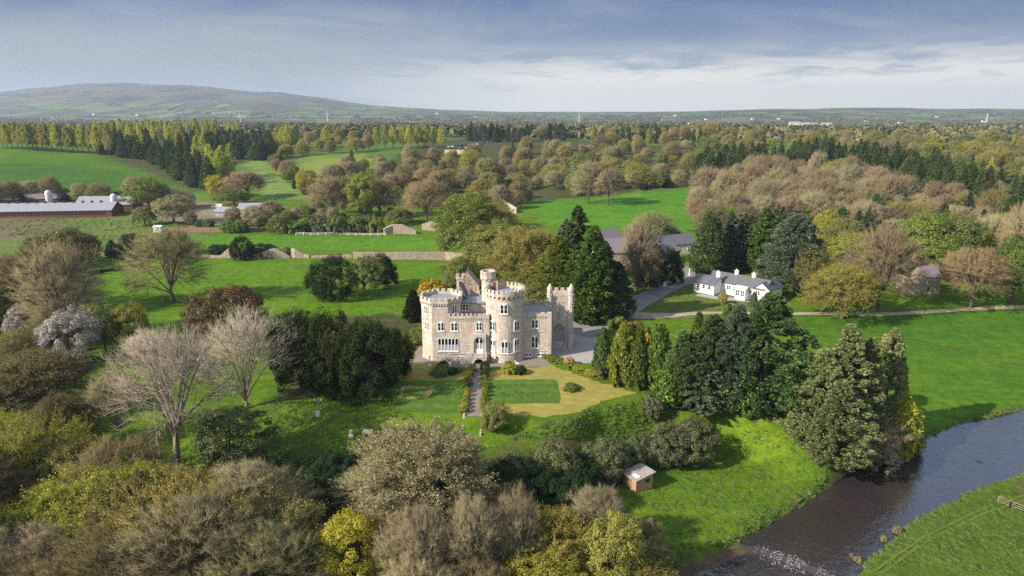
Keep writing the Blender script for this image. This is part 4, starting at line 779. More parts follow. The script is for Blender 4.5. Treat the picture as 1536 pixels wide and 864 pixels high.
b.add([(-9.1,141.7,0),(-13.6,141.7,0),(-13.6,141.7,0.7),(-9.1,141.7,2.6),(-9.1,141.95,0),(-13.6,141.95,0),(-13.6,141.95,0.7),(-9.1,141.95,2.6)], [(0,3,2,1),(4,5,6,7),(3,7,6,2),(1,2,6,5)]); kid(b, 'stair_wall', M['stone_pale'])
window(-11.6, 143.7, 0.5, 1.1, 0.8, head=False, blind=0, fw=0.1, bars=0)
# ------------------------------------------------------------------ other buildings
def V2(p): return np.array(p[:2], float)
def gable(root, p0, u, L, W, eave, ridge, wall, roof, over=0.35, z=None, hip=False, th=0.18, sag=0.0):
    """gabled block: front-left corner p0, front along u, depth W behind it"""
    u = np.array(u, float)/np.linalg.norm(u); v = np.array((-u[1], u[0])); p0 = V2(p0); z = root.location.z if z is None else z
    P = lambda a, b, c: (*(p0+u*a+v*b), z+c)
    b = MB(); b.add([P(0,0,-0.8),P(L,0,-0.8),P(L,W,-0.8),P(0,W,-0.8),P(0,0,eave),P(L,0,eave),P(L,W,eave),P(0,W,eave),P(0,W/2,ridge-0.02),P(L,W/2,ridge-0.02)],
          [(0,1,5,4),(2,3,7,6),(1,2,6,9,5),(3,0,4,8,7)]); w = b.build('wall', wall, root)
    s = (ridge-eave)/(W/2); o = over; b = MB(); h0 = eave-s*o
    prof_ = [(-o, h0), (W/2, ridge), (W+o, h0)]
    lo = [P(-o, y, h) for y, h in prof_]+[P(L+o, y, h) for y, h in prof_]; up = [P(-o, y, h+th) for y, h in prof_]+[P(L+o, y, h+th) for y, h in prof_]
    b.add(lo+up, [(0,1,4,3),(1,2,5,4),(6,9,10,7),(7,10,11,8),(0,3,9,6),(2,8,11,5),(0,6,7,1),(1,7,8,2),(3,4,10,9),(4,5,11,10)]); r = b.build('roof', roof, root)
    return w, r, P, math.atan2(u[1], u[0])
def hwin(root, P, ang, a, z0, w, h, b=0.0, side=0, **k):
    p = P(a, b, z0); return window(p[0], p[1], p[2], w, h, ang=ang+side, head=False, root=root, fw=0.09, **k)
def chimney(root, r, P, a, b, z0, z1, mat='render', s=0.45):
    m = MB(); p = P(a, b, 0); m.box(p[0]-s, p[0]+s, p[1]-s, p[1]+s, p[2]+z0, p[2]+z1); m.box(p[0]-s-.08, p[0]+s+.08, p[1]-s-.08, p[1]+s+.08, p[2]+z1, p[2]+z1+0.18); m.lathe((p[0], p[1], p[2]+z1+0.18), [(0.18,0),(0.15,0.5)], 6); c = m.build('chimney', M[mat], r, root.location); return c
# white lodge beside the drive
A = at(1040,437); B = at(1070,443.5); Cc = at(1088,440)
u = V2(B)-V2(A); L1 = np.linalg.norm(u); u /= L1; v = np.array((-u[1], u[0])); W1 = 6.4
lodge = empty('white_lodge', (A[0], A[1], 0.3), 'long white rendered single storey lodge with grey slate roofs beside the drive', 'house')
zl = 0.3
w, r, P, ang = gable(lodge, A, u, L1, W1, 2.7, 4.6, M['render'], M['slate'], 0.3)
for a in (1.6, 3.6, 5.6): hwin(lodge, P, ang, a*L1/7.2, 1.0, 0.95, 1.4, blind=0, nl=1)
chimney(lodge, r, P, L1-0.6, W1/2, 4.6, 6.1)
p0 = V2(A)+u*(L1*0.30)+v*W1*0.72
w, r, P2, ang = gable(lodge, p0, u, 18.6, 7.0, 3.0, 5.2, M['render'], M['slate_grey'], 0.3)
for a in (7.2, 9.4, 14.2, 16.6): hwin(lodge, P2, ang, a, 1.0, 1.3, 1.4, blind=0, nl=2)
chimney(lodge, r, P2, 7.6, 3.6, 4.8, 6.3); chimney(lodge, r, P2, 13.2, 3.6, 4.8, 6.3)
p3 = V2(p0)+u*10.6-v*2.3
w, r, P3, a3 = gable(lodge, p3, u, 3.2, 2.3, 2.5, 3.1, M['render'], M['white'], 0.2)
for a in (0.8, 2.4): hwin(lodge, P3, a3, a, 0.3, 1.1, 1.9, blind=0, nl=2)
p4 = V2(p0)+u*15.2+v*0.3
w, r, P4, a4 = gable(lodge, p4+v*8.0, -v, 8.3, 5.0, 2.95, 4.9, M['render'], M['slate'], 0.3)
hwin(lodge, P4, a4, 7.5, 1.0, 1.0, 1.5, blind=0, nl=1)
# ruined stone cottage under the field trees
p = at(1352,437); q = at(1392,437); rc = empty('stone_cottage', p, 'derelict rubble stone cottage with half a slate roof behind the field oaks', 'cottage')
u2 = V2(q)-V2(p); l2 = np.linalg.norm(u2)
b = MB(); b.obox(V2(p)+u2*0.24, u2, l2*0.26, 3.2, p[2]-0.5, p[2]+3.2); b.obox(V2(p)+u2*0.10, u2, l2*0.06, 3.0, p[2]+3.2, p[2]+4.6); b.build('ruined_wall', M['rubble'], rc)
w, r, P, a5 = gable(rc, V2(p)+u2*0.52-np.array((0, 3)), u2, l2*0.68, 6.5, 5.2, 8.2, M['rubble'], M['slate_lilac'], 0.15)
hwin(rc, P, a5, l2*0.25, 3.2, 1.0, 1.3, blind=0, nl=1); hwin(rc, P, a5, l2*0.25, 0.4, 1.1, 1.9, blind=0, nl=1)
# old stable court left of the lodge
def range_(name, label, a, bpx, W, eave, ridge, wall, roof, cat='building', chim=0, wins=0):
    p = at(*a); q = at(*bpx); o = empty(name, p, label, cat); uu = V2(q)-V2(p); L = np.linalg.norm(uu)
    w, r, P, an = gable(o, p, uu, L, W, eave, ridge, M[wall], M[roof])
    for k in range(wins): hwin(o, P, an, L*(k+0.5)/wins, eave*0.35, min(1.6, L/wins*0.5), eave*0.38, blind=0)
    for k in range(chim): chimney(o, r, P, L*(k+0.5)/chim, W/2, ridge-0.4, ridge+1.2, 'redbrick')
    return o, P, an, L
range_('stable_block', 'long stable range with a lilac slate roof half hidden by the cypresses', (905,404), (988,400), 11, 6.0, 10.0, 'rubble', 'slate_lilac', chim=1, wins=5)
range_('brick_coach_house', 'small red brick coach house with cream side at the end of the stable range', (992,398), (1019,392), 8, 4.2, 6.6, 'redbrick', 'slate_lilac', wins=2)
range_('stable_block', 'grey roofed stable wing standing behind the brick coach house', (990,383), (1042,380), 8, 4.0, 7.0, 'cream', 'slate', wins=3)
range_('stone_barn', 'pale stone barn with lilac roof at the upper end of the stable court', (903,388), (935,383), 9, 6.5, 10.0, 'cream', 'slate_lilac', wins=2)
range_('dark_barn', 'dark barn with a pale blue roof glimpsed between the pines behind the gate piers', (1108,404), (1143,404), 11, 6.0, 9.0, 'redbrick', 'sheet', wins=2)
# poultry farm on the left
s1, P, an, L = range_('poultry_shed', 'very long low red brick poultry shed with grey sheet roof, nearest of the farm sheds', (-70,327), (168,325), 15, 2.8, 6.0, 'redbrick', 'sheet', 'shed')
for k in range(11):
    m = MB(); p = P(L*(0.30+k*0.06), 7.5, 6.0); m.box(p[0]-0.5, p[0]+0.5, p[1]-0.5, p[1]+0.5, p[2], p[2]+0.9); m.build('ridge_vent', M['dark'], s1)
for k in range(26):
    m = MB(); p = P(L*(0.30+k*0.026), -0.06, 0.7); uu = (math.cos(an), math.sin(an)); m.obox(p[:2], uu, 0.7, 0.06, p[2], p[2]+1.5); m.build('louvre', M['dark'], s1)
range_('poultry_shed', 'second poultry shed with twin grey roof, gable beside the rounded green tree', (113,317), (200,316), 15, 3.2, 7.0, 'redbrick', 'sheet', 'shed')
range_('poultry_shed', 'red roofed old shed behind the two silver feed silos', (-40,309), (100,308), 11, 3.2, 5.5, 'redbrick', 'slate_lilac', 'shed')
for px_, lb in ((76, 'silver domed feed silo rising behind the long poultry shed'), (173, 'silver domed feed silo near the twin roofed shed gable')):
    p = at(px_, 313 if px_ < 100 else 315); s_ = empty('feed_silo', p, lb, 'silo', 'feed silos'); zt = at_y(px_, 285 if px_ < 100 else 290.5, p[1])[2]-p[2]; rr = 4.6*depth(p)/F
    m = MB(); m.lathe(p, [(rr*0.5,1.2),(rr,3.2),(rr,zt-rr*0.9),(rr*0.86,zt-rr*0.4),(rr*0.5,zt-0.1*rr),(0.1,zt)], 16); m.build('silo_body', M['metal'], s_, smooth_=True)
    for k in range(4): m = MB(); m.bar((p[0]+rr*0.8*math.cos(k*1.57), p[1]+rr*0.8*math.sin(k*1.57), p[2]-0.3), (p[0]+rr*0.8*math.cos(k*1.57), p[1]+rr*0.8*math.sin(k*1.57), p[2]+3.4), 0.12); m.build('leg', M['metal'], s_)
range_('farm_cottage', 'small gabled cottage with cream end wall at the farm entrance', (254,314), (289,313), 8, 4.4, 7.6, 'cream', 'slate', 'cottage', 1, 2)
range_('farm_shed', 'low grey roofed farm shed with pale front beside the white van', (322,325), (353,325), 9, 2.6, 4.4, 'sheet', 'sheet', 'shed', 0, 3)
range_('farm_shed', 'larger grey roofed farm shed with cream end behind the willow scrub', (357,327), (404,325), 12, 4.2, 6.8, 'cream', 'sheet', 'shed', 0, 3)
range_('field_hut', 'small white field hut with an open dark end by the wall corner', (231,349), (241,349), 3.2, 2.6, 3.0, 'white', 'white', 'hut', 0, 1)
# garden shed near the river bushes
a_ = at(953.5,739.5); l_ = at(934.6,724.6); r_ = at(980,732.5)
sh = empty('garden_shed', a_, 'small tan boarded shed with grey flat roof alone in the river meadow', 'shed'); e1 = V2(l_)-V2(a_); e2 = V2(r_)-V2(a_); e2 = e2-e1*np.dot(e1, e2)/np.dot(e1, e1)*0.9
def SP(s, t, z): q_ = V2(a_)+e1*s+e2*t; return (q_[0], q_[1], a_[2]+z)
m = MB(); m.add([SP(0,0,-.3),SP(1,0,-.3),SP(1,1,-.3),SP(0,1,-.3),SP(0,0,2.25),SP(1,0,2.25),SP(1,1,2.7),SP(0,1,2.7)], [(3,2,1,0),(4,5,6,7),(0,1,5,4),(1,2,6,5),(2,3,7,6),(3,0,4,7)][::1]); m.build('wall', M['wood'], sh)
m = MB(); m.add([SP(-.1,-.1,2.22),SP(1.1,-.1,2.22),SP(1.1,1.1,2.72),SP(-.1,1.1,2.72),SP(-.1,-.1,2.34),SP(1.1,-.1,2.34),SP(1.1,1.1,2.84),SP(-.1,1.1,2.84)], [(3,2,1,0),(4,5,6,7),(0,1,5,4),(1,2,6,5),(2,3,7,6),(3,0,4,7)]); rf = m.build('roof', M['felt'], sh)
m = MB(); m.add([SP(.1,.1,2.45),SP(.5,.1,2.46),SP(.5,.3,2.55),SP(.1,.3,2.55)], [(0,1,2,3)]); m.build('loose_sheet', M['white'], rf, a_)
o_ = -0.012
m = MB(); m.add([SP(o_,.55,1.2),SP(o_,.82,1.2),SP(o_,.82,1.9),SP(o_,.55,1.9)], [(0,1,2,3)]); m.build('window', M['glass'], sh)
for k in range(3):
    m = MB(); t = 0.18+k*0.3; m.add([SP(t,o_*2,0),SP(t+.02,o_*2,0),SP(t+.02,o_*2,2.2),SP(t,o_*2,2.2)], [(0,1,2,3)]); m.build('batten', M['post'], sh)
m = MB(); m.add([SP(.35,o_*1.5,0),SP(.65,o_*1.5,0),SP(.65,o_*1.5,1.95),SP(.35,o_*1.5,1.95)], [(0,1,2,3)]); m.build('door', M['post'], sh)
# ------------------------------------------------------------------ garden walls, fences, poles
def wall_line(name, label, pts, mat='rubble', th=0.7, cat='wall', group=None, cap=None):
    """pts: (px, py of the foot, height in rows)"""
    W = [at(a, c) for a, c, h in pts]; H_ = [h*depth(w)/F/0.98 for w, (a, c, h) in zip(W, pts)]
    b = MB(); o = W[0]
    for i in range(len(W)-1):
        a, c = V2(W[i]), V2(W[i+1]); L = np.linalg.norm(c-a); n = max(1, int(L/2.2)); uu = (c-a)/L; nr = np.array((-uu[1], uu[0]))*th/2; rj = random.Random(int(a[0]*10))
        T = np.linspace(0, 1, n+1); prev = None
        for k, t in enumerate(T):
            q = a+(c-a)*t; zb = float(Z(q[0:1], q[1:2])[0])-0.4; zt = W[i][2]+(W[i+1][2]-W[i][2])*t+H_[i]+(H_[i+1]-H_[i])*t+(rj.uniform(-0.12, 0.12) if 0 < k < n else 0)
            cur = [(*(q-nr), zb), (*(q+nr), zb), (*(q+nr), zt), (*(q-nr), zt)]
            if prev is not None: b.add(prev+cur, [(0,4,7,3),(3,7,6,2),(1,2,6,5)]+([(0,3,2,1)] if k == 1 else [])+([(4,5,6,7)] if k == n else []))
            prev = cur
    ob = b.build(name, M[mat], None, o); return props(ob, label, cat, group)
wall_line('ruined_wall', 'broken stone garden wall with two tall ragged triangles beside the round dark yew', [(272,386,4),(331,387,4),(346,387,16),(352,387,15),(372,387,9),(384,387,5),(414,387,15),(435,387,3)])
wall_line('ruined_wall', 'short leaning triangular remnant at the right end of the ruined wall', [(438,386.5,14),(444,387,14),(456,387,6),(464,387,5)])
wall_line('garden_wall', 'low tumbled stone wall linking the ruin and the tall pale wall', [(467,387,3),(500,387,4),(528,387,5)])
wall_line('garden_wall', 'tall pale stone wall running behind the trio of dark lawn yews', [(530,388,10),(600,389,11),(668,390,12),(700,392,12)])
wall_line('garden_wall', 'stone wall foot under the dark hedge left of the meadow', [(148,384,6),(200,384,5)])
wall_line('brick_wall', 'long pink brick wall at the back of the walled garden field', [(250,348,6),(330,348,6),(392,347,5)], 'pinkwall')
wall_line('brick_wall', 'pinkish wall beyond the upper garden between the bare trees', [(590,308,8),(650,307,8),(702,306,8)], 'pinkwall')
wall_line('ruined_wall', 'grey broken ruin mound left of the two in the upper garden', [(576,351,8),(590,350,13),(604,350,13),(625,351,5)], 'rubble', 2.0)
wall_line('ruined_wall', 'grey broken ruin mound close to the tall green tree in the upper garden', [(634,344,8),(646,345,13),(658,346,9),(664,346,5)], 'rubble', 2.0)
wall_line('ruined_wall', 'pale ruined building wall among the brown trees above the castle', [(735,318,12),(752,317,18),(775,320,8)], 'cream', 1.0)
wall_line('white_pillar', 'white rendered stub of wall standing above the trees behind the castle', [(706,298,10),(718,298,10)], 'render', 1.0)
wall_line('roadside_wall', 'short whitewashed wall at the roadside under the round yews', [(990,432,7),(1003,427,7),(1014,421,7)], 'render', 0.5)
wall_line('roadside_wall', 'low stone wall on the far side of the drive below the stables', [(942,431,6),(960,430,6)], 'rubble', 0.5)
wall_line('ruined_wall', 'crumbling mossy stone wall behind the lodge chimneys', [(1135,411,11),(1150,409,12),(1165,410,7)], 'cream', 1.0)
for px_, h, lb in ((1073, 19, 'taller left stone gate pier in front of the pines'), (1087, 15, 'shorter right stone gate pier in front of the pines')):
    p = at(px_, 407 if px_ < 1080 else 408); zz = h*depth(p)/F; m = MB(); m.box(p[0]-.75, p[0]+.75, p[1]-.75, p[1]+.75, p[2]-.3, p[2]+zz*0.8); m.box(p[0]-.95, p[0]+.95, p[1]-.95, p[1]+.95, p[2]+zz*0.8, p[2]+zz*0.86); m.lathe((p[0], p[1], p[2]+zz*0.86), [(.5,0),(.6,.3),(.3,.8),(.05,1.0)], 10)
    props(m.build('gate_pier', M['stone_pale'], None, p), lb, 'gate pier')
def fence(name, label, pts, h=1.15, rails=3, gap=2.4, mat='post', r=0.06, drop=0.0, cat='fence', seed=1):
    W = [V2(at(*p)) for p in pts]; rj = random.Random(seed); o = None; root = None; prev = None
    for a, c in zip(W[:-1], W[1:]):
        L = np.linalg.norm(c-a); n = max(1, round(L/gap))
        for k in range(n+1):
            q = a+(c-a)*k/n; z = float(Z(q[0:1], q[1:2])[0])
            if root is None: root = empty(name, (q[0], q[1], z), label, cat)
            t = np.array((q[0], q[1], z)); m = MB(); m.box(q[0]-r*1.3, q[0]+r*1.3, q[1]-r*1.3, q[1]+r*1.3, z-.3, z+h+rj.uniform(-.1, .15)); m.build('fence_post', M[mat], root)
            if prev is not None and np.linalg.norm(prev-t) > 0.2:
                for j in range(rails):
                    if rj.random() < drop: continue
                    f_ = (j+0.7)/rails; m = MB(); m.bar(prev+(0,0,h*f_), t+(0,0,h*f_*rj.uniform(.93, 1.0)), r*0.9, 4); m.build('rail', M[mat], root)
            prev = t
    return root
fence('timber_fence', 'grey three rail timber fence on the near river bank', [(1497,753),(1515,761),(1536,768),(1570,778)])
fence('timber_fence', 'broken timber fence along the foot of the conifer group', [(1020,604),(1036,612),(1052,612)], 1.0, 2, 2.0, drop=0.4)
fence('timber_fence', 'pale leaning fence section at the open gap beside the big grey conifers', [(1108,613),(1120,617),(1136,622)], 1.2, 2, 1.8, 'felt')
fence('timber_fence', 'weathered fence dropping to the river below the fallen dead branches', [(1160,632),(1205,665),(1240,684),(1270,705)], 1.0, 2, 2.2, drop=0.25)
fence('white_fence', 'white rail fence along the back of the walled garden field', [(444,352.5),(500,352.5),(578,353)], 1.2, 2, 3.2, 'white', 0.09)
fence('net_fence', 'thin green netting fence at the edge of the lower lawn', [(591,586),(588,605),(585,622)], 1.2, 2, 2.0, 'brightgreen', 0.03)
fence('field_fence', 'post and wire fence between the drive and the green field', [(905,481),(960,478),(1000,478),(1045,478)], 1.0, 2, 3.0, 'post', 0.04)
def pole(px_, py_, top, label, trafo=False):
    p = at(px_, py_); zt = at_y(px_, top, p[1])[2]; o = empty('telegraph_pole', p, label, 'telegraph pole'); m = MB(); m.bar((p[0], p[1], p[2]-.3), (p[0], p[1], zt), .16, 7, .11); m.build('pole', M['post'], o)
    m = MB(); m.box(p[0]-.7, p[0]+.7, p[1]-.06, p[1]+.06, zt-.5, zt-.36); c = m.build('crossarm', M['post'], o)
    for dx_ in (-.6, 0, .6): m = MB(); m.lathe((p[0]+dx_, p[1], zt-.36), [(.07,0),(.1,.12),(.05,.3)], 6); m.build('insulator', M['white'], c, p)
    if trafo: m = MB(); h = zt-(zt-p[2])*.37; m.box(p[0]-.45, p[0]+.25, p[1]-.55, p[1]-.15, h-.5, h+.45); m.build('transformer', M['metal'], o)
    return (p[0], p[1], zt-.1)
t1 = pole(481, 655, 598, 'wooden electricity pole with grey transformer box on the lower lawn', True)
t2 = pole(155, 668, 608, 'wooden pole carrying wires beside the big pale bare tree')
t0 = (t2[0]-60, t2[1]+2, t2[2]+1.5)
m = MB()
for dx_ in (-.6, 0, .6):
    pr = None
    for s in np.linspace(0, 1, 13):
        q = (t0[0]+(t2[0]-t0[0])*s+dx_*0.2, t0[1]+(t2[1]-t0[1])*s+dx_, t0[2]+(t2[2]-t0[2])*s-4*1.0*s*(1-s)+dx_*0.5)
        if pr: m.bar(pr, q, .022, 3)
        pr = q
props(m.build('overhead_wires', M['metal'], None, t0), 'three thin overhead wires running out of the left side woods', 'wires')
# steps down the bank, low walls, ornaments
st0 = at_z(709.5, 622, 0); zb_ = float(Z(np.array([at(707,656)[0]]), np.array([at(707,656)[1]]))[0]); e0 = np.array(st0); e1_ = np.array(at(707,656)[:2]); nst = 22
stp = empty('bank_steps', (e0[0], e0[1], 0), 'wide brown stone steps going down the grass bank below the garden path', 'steps')
m = MB(); dd = e1_-e0; uu = dd/np.linalg.norm(dd); Ls = np.linalg.norm(dd)
for k in range(nst): c = e0+dd*(k+.5)/nst; m.obox(c, uu, Ls/nst/2+.002, 1.45, min(zb_, -4)-.6, -(k+.4)/nst*(-zb_)+.12)
m.build('step_flight', M['cobble'], stp)
for sgn in (-1, 1):
    m = MB(); nr = np.array((-uu[1], uu[0]))*1.62*sgn
    for k in range(6): c = e0+dd*(k+.5)/6+nr; m.obox(c, uu, Ls/12, .16, zb_-.6, -(k+.2)/6*(-zb_)+.45)
    m.build('side_wall', M['stone_pale'], stp)
def ornament(px_, py_, label):
    p = at(px_, py_); o = empty('white_ornament', p, label, 'ornament', None); m = MB(); m.box(p[0]-.55, p[0]+.45, p[1]-.4, p[1]+.4, p[2]-.2, p[2]+.35); m.build('plinth', M['white'], o)
    m = MB(); m.lathe((p[0], p[1], p[2]+.35), [(.25,0),(.42,.2),(.4,.45),(.15,.62)], 10); m.bar((p[0]-.25, p[1], p[2]+.6), (p[0]-.42, p[1], p[2]+1.15), .12, 6, .09); m.lathe((p[0]-.45, p[1], p[2]+1.1), [(.08,0),(.16,.1),(.13,.24),(.03,.3)], 8); m.build('swan_figure', M['white'], o)
ornament(674, 549, 'white swan shaped garden ornament left of the garden path'); ornament(776, 550, 'white swan shaped garden ornament right of the garden path')
def post(name, px_, py_, h, label, cat, r=.14, mat='white', cap=True):
    p = at(px_, py_); m = MB(); m.box(p[0]-r*2, p[0]+r*2, p[1]-r*2, p[1]+r*2, p[2]-.2, p[2]+.25); m.lathe((p[0], p[1], p[2]+.25), [(r,0),(r*.8,h*.75),(r*1.5,h*.78),(r*1.6,h*.92),(r*.5,h-.2)], 8); props(m.build(name, M[mat], None, p), label, cat)
post('white_pillar', 645, 549, 2.2, 'slim white pillar before the octagonal tower', 'pillar'); post('white_post', 898, 482, 2.0, 'white gatepost where the drive meets the courtyard', 'post', .2); post('white_post', 657, 546, 1.6, 'short white post by the garden stair', 'post', .1)
post('road_sign', 1034, 413, 2.0, 'small white sign post on the verge of the drive', 'sign', .18)
p = at(552, 655); o = empty('stone_table', p, 'small stone slab table on dark legs standing on the lower lawn', 'table'); m = MB(); m.box(p[0]-.9, p[0]+.9, p[1]-.6, p[1]+.6, p[2]+.9, p[2]+1.15); m.build('slab', M['stone_pale'], o)
for sx in (-.45, .35): m = MB(); m.box(p[0]+sx-.2, p[0]+sx+.2, p[1]-.4, p[1]+.4, p[2]-.3, p[2]+.9); m.build('leg', M['dark'], o)
post('stone_stump', 527, 654, 0.9, 'little pale marker stone left of the stone table', 'stone', .22, 'stone_pale')
# white van in the farm yard
def vehicle(name, label, x, y, ang, body, L=4.4, W=1.8, Hb=0.85, cab=0.62, cat='car', group=None, van=False):
    z = float(Z(np.array([x]), np.array([y]))[0])+0.12; o = empty(name, (x, y, z), label, cat, group, ang); k0 = .5*L; w = W/2
    side = [(-k0,.35),(k0,.35),(k0,.35+Hb*.55),(k0*.55,.35+Hb*.75),(-k0,.35+Hb*.8)] if not van else [(-k0,.35),(k0,.35),(k0,1.05),(k0*.72,1.2),(k0*.5,2.0),(-k0*.96,2.05),(-k0,1.9)]
    top = [(k0*.5,.35+Hb*.75),(k0*.18,.35+Hb+cab*.7),(-k0*.55,.35+Hb+cab*.7),(-k0*.9,.35+Hb*.78)] if not van else [(k0*.70,1.22),(k0*.51,1.9),(k0*.15,1.9),(k0*.15,1.22)]
    def ext(pr, ww, nm, mat):
        m = MB(); n = len(pr); m.add([(a, -ww, b) for a, b in pr]+[(a, ww, b) for a, b in pr], [tuple(range(n)), tuple(range(2*n-1, n-1, -1))]+[(i, n+i, n+(i+1) % n, (i+1) % n) for i in range(n)]); c = m.build(nm, mat, None, (0,0,0)); c.parent = o; return c
    ext(side, w, 'body', body); ext(top, w*.86 if not van else w*1.01, 'cabin_glass', M['glass'])
    for sx in (-.62, .62):
        for sy in (-1, 1):
            m = MB(); m.bar((sx*k0, sy*(w-.18), .33), (sx*k0, sy*(w+.02), .33), .33, 10); c = m.build('wheel', M['dark'], None, (0,0,0)); c.parent = o
p = at(326, 312); vehicle('white_van', 'white delivery van parked in the farm yard above the grey sheds', p[0], p[1], 3.3, M['white'], 5.6, 2.1, cat='van', van=True)
paints = [m_plain('car_paint', c, .3, .03, 1, .5) for c in ((.6,.6,.62), (.75,.75,.75), (.05,.07,.14), (.03,.03,.035), (.3,.05,.05), (.2,.22,.25))]
wall_line('retaining_wall', 'pale retaining wall under the distant car park', [(668,230,5),(690,231,6),(712,231,5)], 'cream', 2.0)
rj = random.Random(3)
for i, (px_, py_) in enumerate([(674,221),(680,220.5),(686,220),(692,219.5),(698,219),(704,218),(710,217.5),(716,217),(722,216),(727,214.5),(732,213.5),(690,223),(700,222.3),(712,221),(722,219.5),(636,222),(642,221.5)]):
    p = at(px_, py_); vehicle('parked_car', 'small parked car among the row in the distant car park', p[0], p[1], rj.choice((1.3, 1.5, 4.5))+rj.uniform(-.1, .1), paints[i % 6], 5.2, 2.2, 1.0, .8, group='cars in the distant car park')
# the far country: white houses, turbines
rj = random.Random(8); FARH = [(78,178,'w'),(242,176,'w'),(140,172,'w'),(150,213,'w'),(120,212,'w'),(55,208,'w'),(396,199,'w'),(410,198,'r'),(374,196,'r'),(424,200,'r'),(386,201,'r'),(540,187,'r'),(553,186,'w'),(562,188,'r'),(488,197,'r'),(500,198,'r'),(655,171,'w'),(1032,186,'w'),(1095,186,'w'),(1130,179,'w'),(1168,179,'w'),(1190,191,'g'),(1206,193,'g'),(1222,193,'g'),(1238,192,'g'),(1300,183,'w'),(1480,186,'w'),(1476,183,'w'),(1284,210,'w'),(1293,209,'w'),(960,180,'w'),(995,181,'w'),(1060,180,'w'),(1350,185,'w'),(1405,176,'w'),(1012,174,'w'),(905,179,'w'),(320,171,'w'),(205,173,'w'),(275,171,'w'),(440,176,'w'),(590,178,'w'),(715,176,'w'),(780,177,'w')]
for px_, py_, c in FARH:
    p = at(px_, py_); dd_ = depth(p); s = {'w': 1.0, 'r': 1.1, 'g': 2.4}[c]*(0.8+min(2.2, dd_/2600.0)*0.4); a = rj.uniform(-.35, .35)
    o = empty('distant_house', p, {'w': 'tiny white house among the far fields', 'r': 'distant brown roofed house behind the poplars', 'g': 'distant pale grey works shed on the plain'}[c], 'house', {'w': 'white houses far away', 'r': 'brown roofed houses beyond the poplars', 'g': 'grey sheds far away'}[c])
    gable(o, (p[0]-5*s, p[1]), (math.cos(a), math.sin(a)), 11*s, 7*s, 3.6*s, 6.0*s, M['pinkwall' if c == 'r' else 'render'], M['pinkwall' if c == 'r' else ('sheet' if c == 'g' else 'slate')])
for px_, py_, top, lb in ((361, 184, 168, 'white wind turbine nearest the foot of the big hill'), (491.5, 182, 165, 'white wind turbine right of the hill foot'), (868.5, 186, 169, 'white wind turbine over the dark wood at mid plain'), (1479, 186, 165, 'thin pale mast on the right part of the plain')):
    p = at(px_, py_); zt = at_y(px_, top+5, p[1])[2]; k = depth(p)/F; o = empty('wind_turbine', p, lb, 'wind turbine'); m = MB(); m.bar(p, (p[0], p[1], zt), .55*k, 8, .35*k); m.build('tower', M['white'], o)
    if px_ > 1400: continue
    m = MB(); m.bar((p[0], p[1]-1.2*k, zt), (p[0], p[1]+1.0*k, zt), .5*k, 6); m.build('nacelle', M['white'], o)
    for j in range(3): a = 1.57+j*2.094; m = MB(); m.bar((p[0], p[1]-1.3*k, zt), (p[0]+6.5*k*math.cos(a), p[1]-1.3*k, zt+6.5*k*math.sin(a)), .22*k, 4, .06*k); m.build('blade', M['white'], o)
# ------------------------------------------------------------------ single trees and shrubs one can point to
NM = {'bare': ('bare_tree', 'tree'), 'barefine': ('bare_tree', 'tree'), 'pale': ('bare_tree', 'tree'), 'scrub': ('bare_tree', 'tree'), 'bud': ('budding_tree', 'tree'), 'leaf': ('broadleaf_tree', 'tree'), 'tall': ('broadleaf_tree', 'tree'), 'yew': ('yew_tree', 'tree'),
      'bigcypress': ('cypress_tree', 'tree'), 'spruce': ('spruce_tree', 'tree'), 'cedar': ('cedar_tree', 'tree'), 'conifer': ('fir_tree', 'tree'), 'broadconifer': ('broad_conifer', 'tree'), 'column': ('cypress_tree', 'tree'), 'poplar': ('poplar_tree', 'tree'), 'shrub': ('shrub', 'shrub'), 'bush': ('bush', 'shrub')}
def T(kind, px, py, top, w, mat, label, group=None, name=None, **k):
    n, c = NM[kind]; return planted(kind, name or n, px, py, top, w, mat, label, c, group, **k)
# left meadow and lawn
T('barefine', 262, 453, 363, 102, 'bare_olive', 'broad olive brown oak standing alone in the left meadow')
T('yew', 347, 497, 428, 104, 'bronze', 'bronze leaved rounded yew behind the two pale bare trees')
T('yew', 452, 582, 484, 82, 'yew', 'left end yew of the huge dark yew clump beside the castle lawn')
T('yew', 503, 588, 473, 98, 'yew', 'tallest yew in the middle of the huge dark clump left of the castle')
T('yew', 552, 588, 484, 94, 'yew', 'right middle yew of the dark clump nearest the parterre')
T('yew', 592, 566, 498, 56, 'yew', 'right end yew of the dark clump, closest to the octagonal tower')
T('yew', 440, 540, 474, 70, 'yew', 'dark yew at the back of the clump behind the pale bare tree')
T('yew', 495, 448, 384, 62, 'yew', 'left dark yew of the trio on the upper lawn')
T('leaf', 546, 443, 387, 46, 'olive', 'middle olive green tree of the lawn trio between two yews')
T('yew', 579, 430, 382, 40, 'yew', 'right smaller dark yew of the trio on the upper lawn')
T('yew', 361, 390, 355, 30, 'yew', 'round clipped dark yew in front of the ruined garden wall', variant=0)
T('shrub', 327, 383, 366, 30, 'laurel', 'dark ivy mound on the left end of the ruined wall', name='ivy_mound'); T('shrub', 392, 383, 366, 38, 'laurel', 'wide dark ivy mound on the ruined wall right of the round yew', name='ivy_mound'); T('shrub', 431, 382, 370, 14, 'green', 'small ivy tuft between the two ragged wall triangles', name='ivy_mound')
T('yew', 113, 396, 344, 82, 'goldyew', 'gold topped spreading yew left of the meadow')
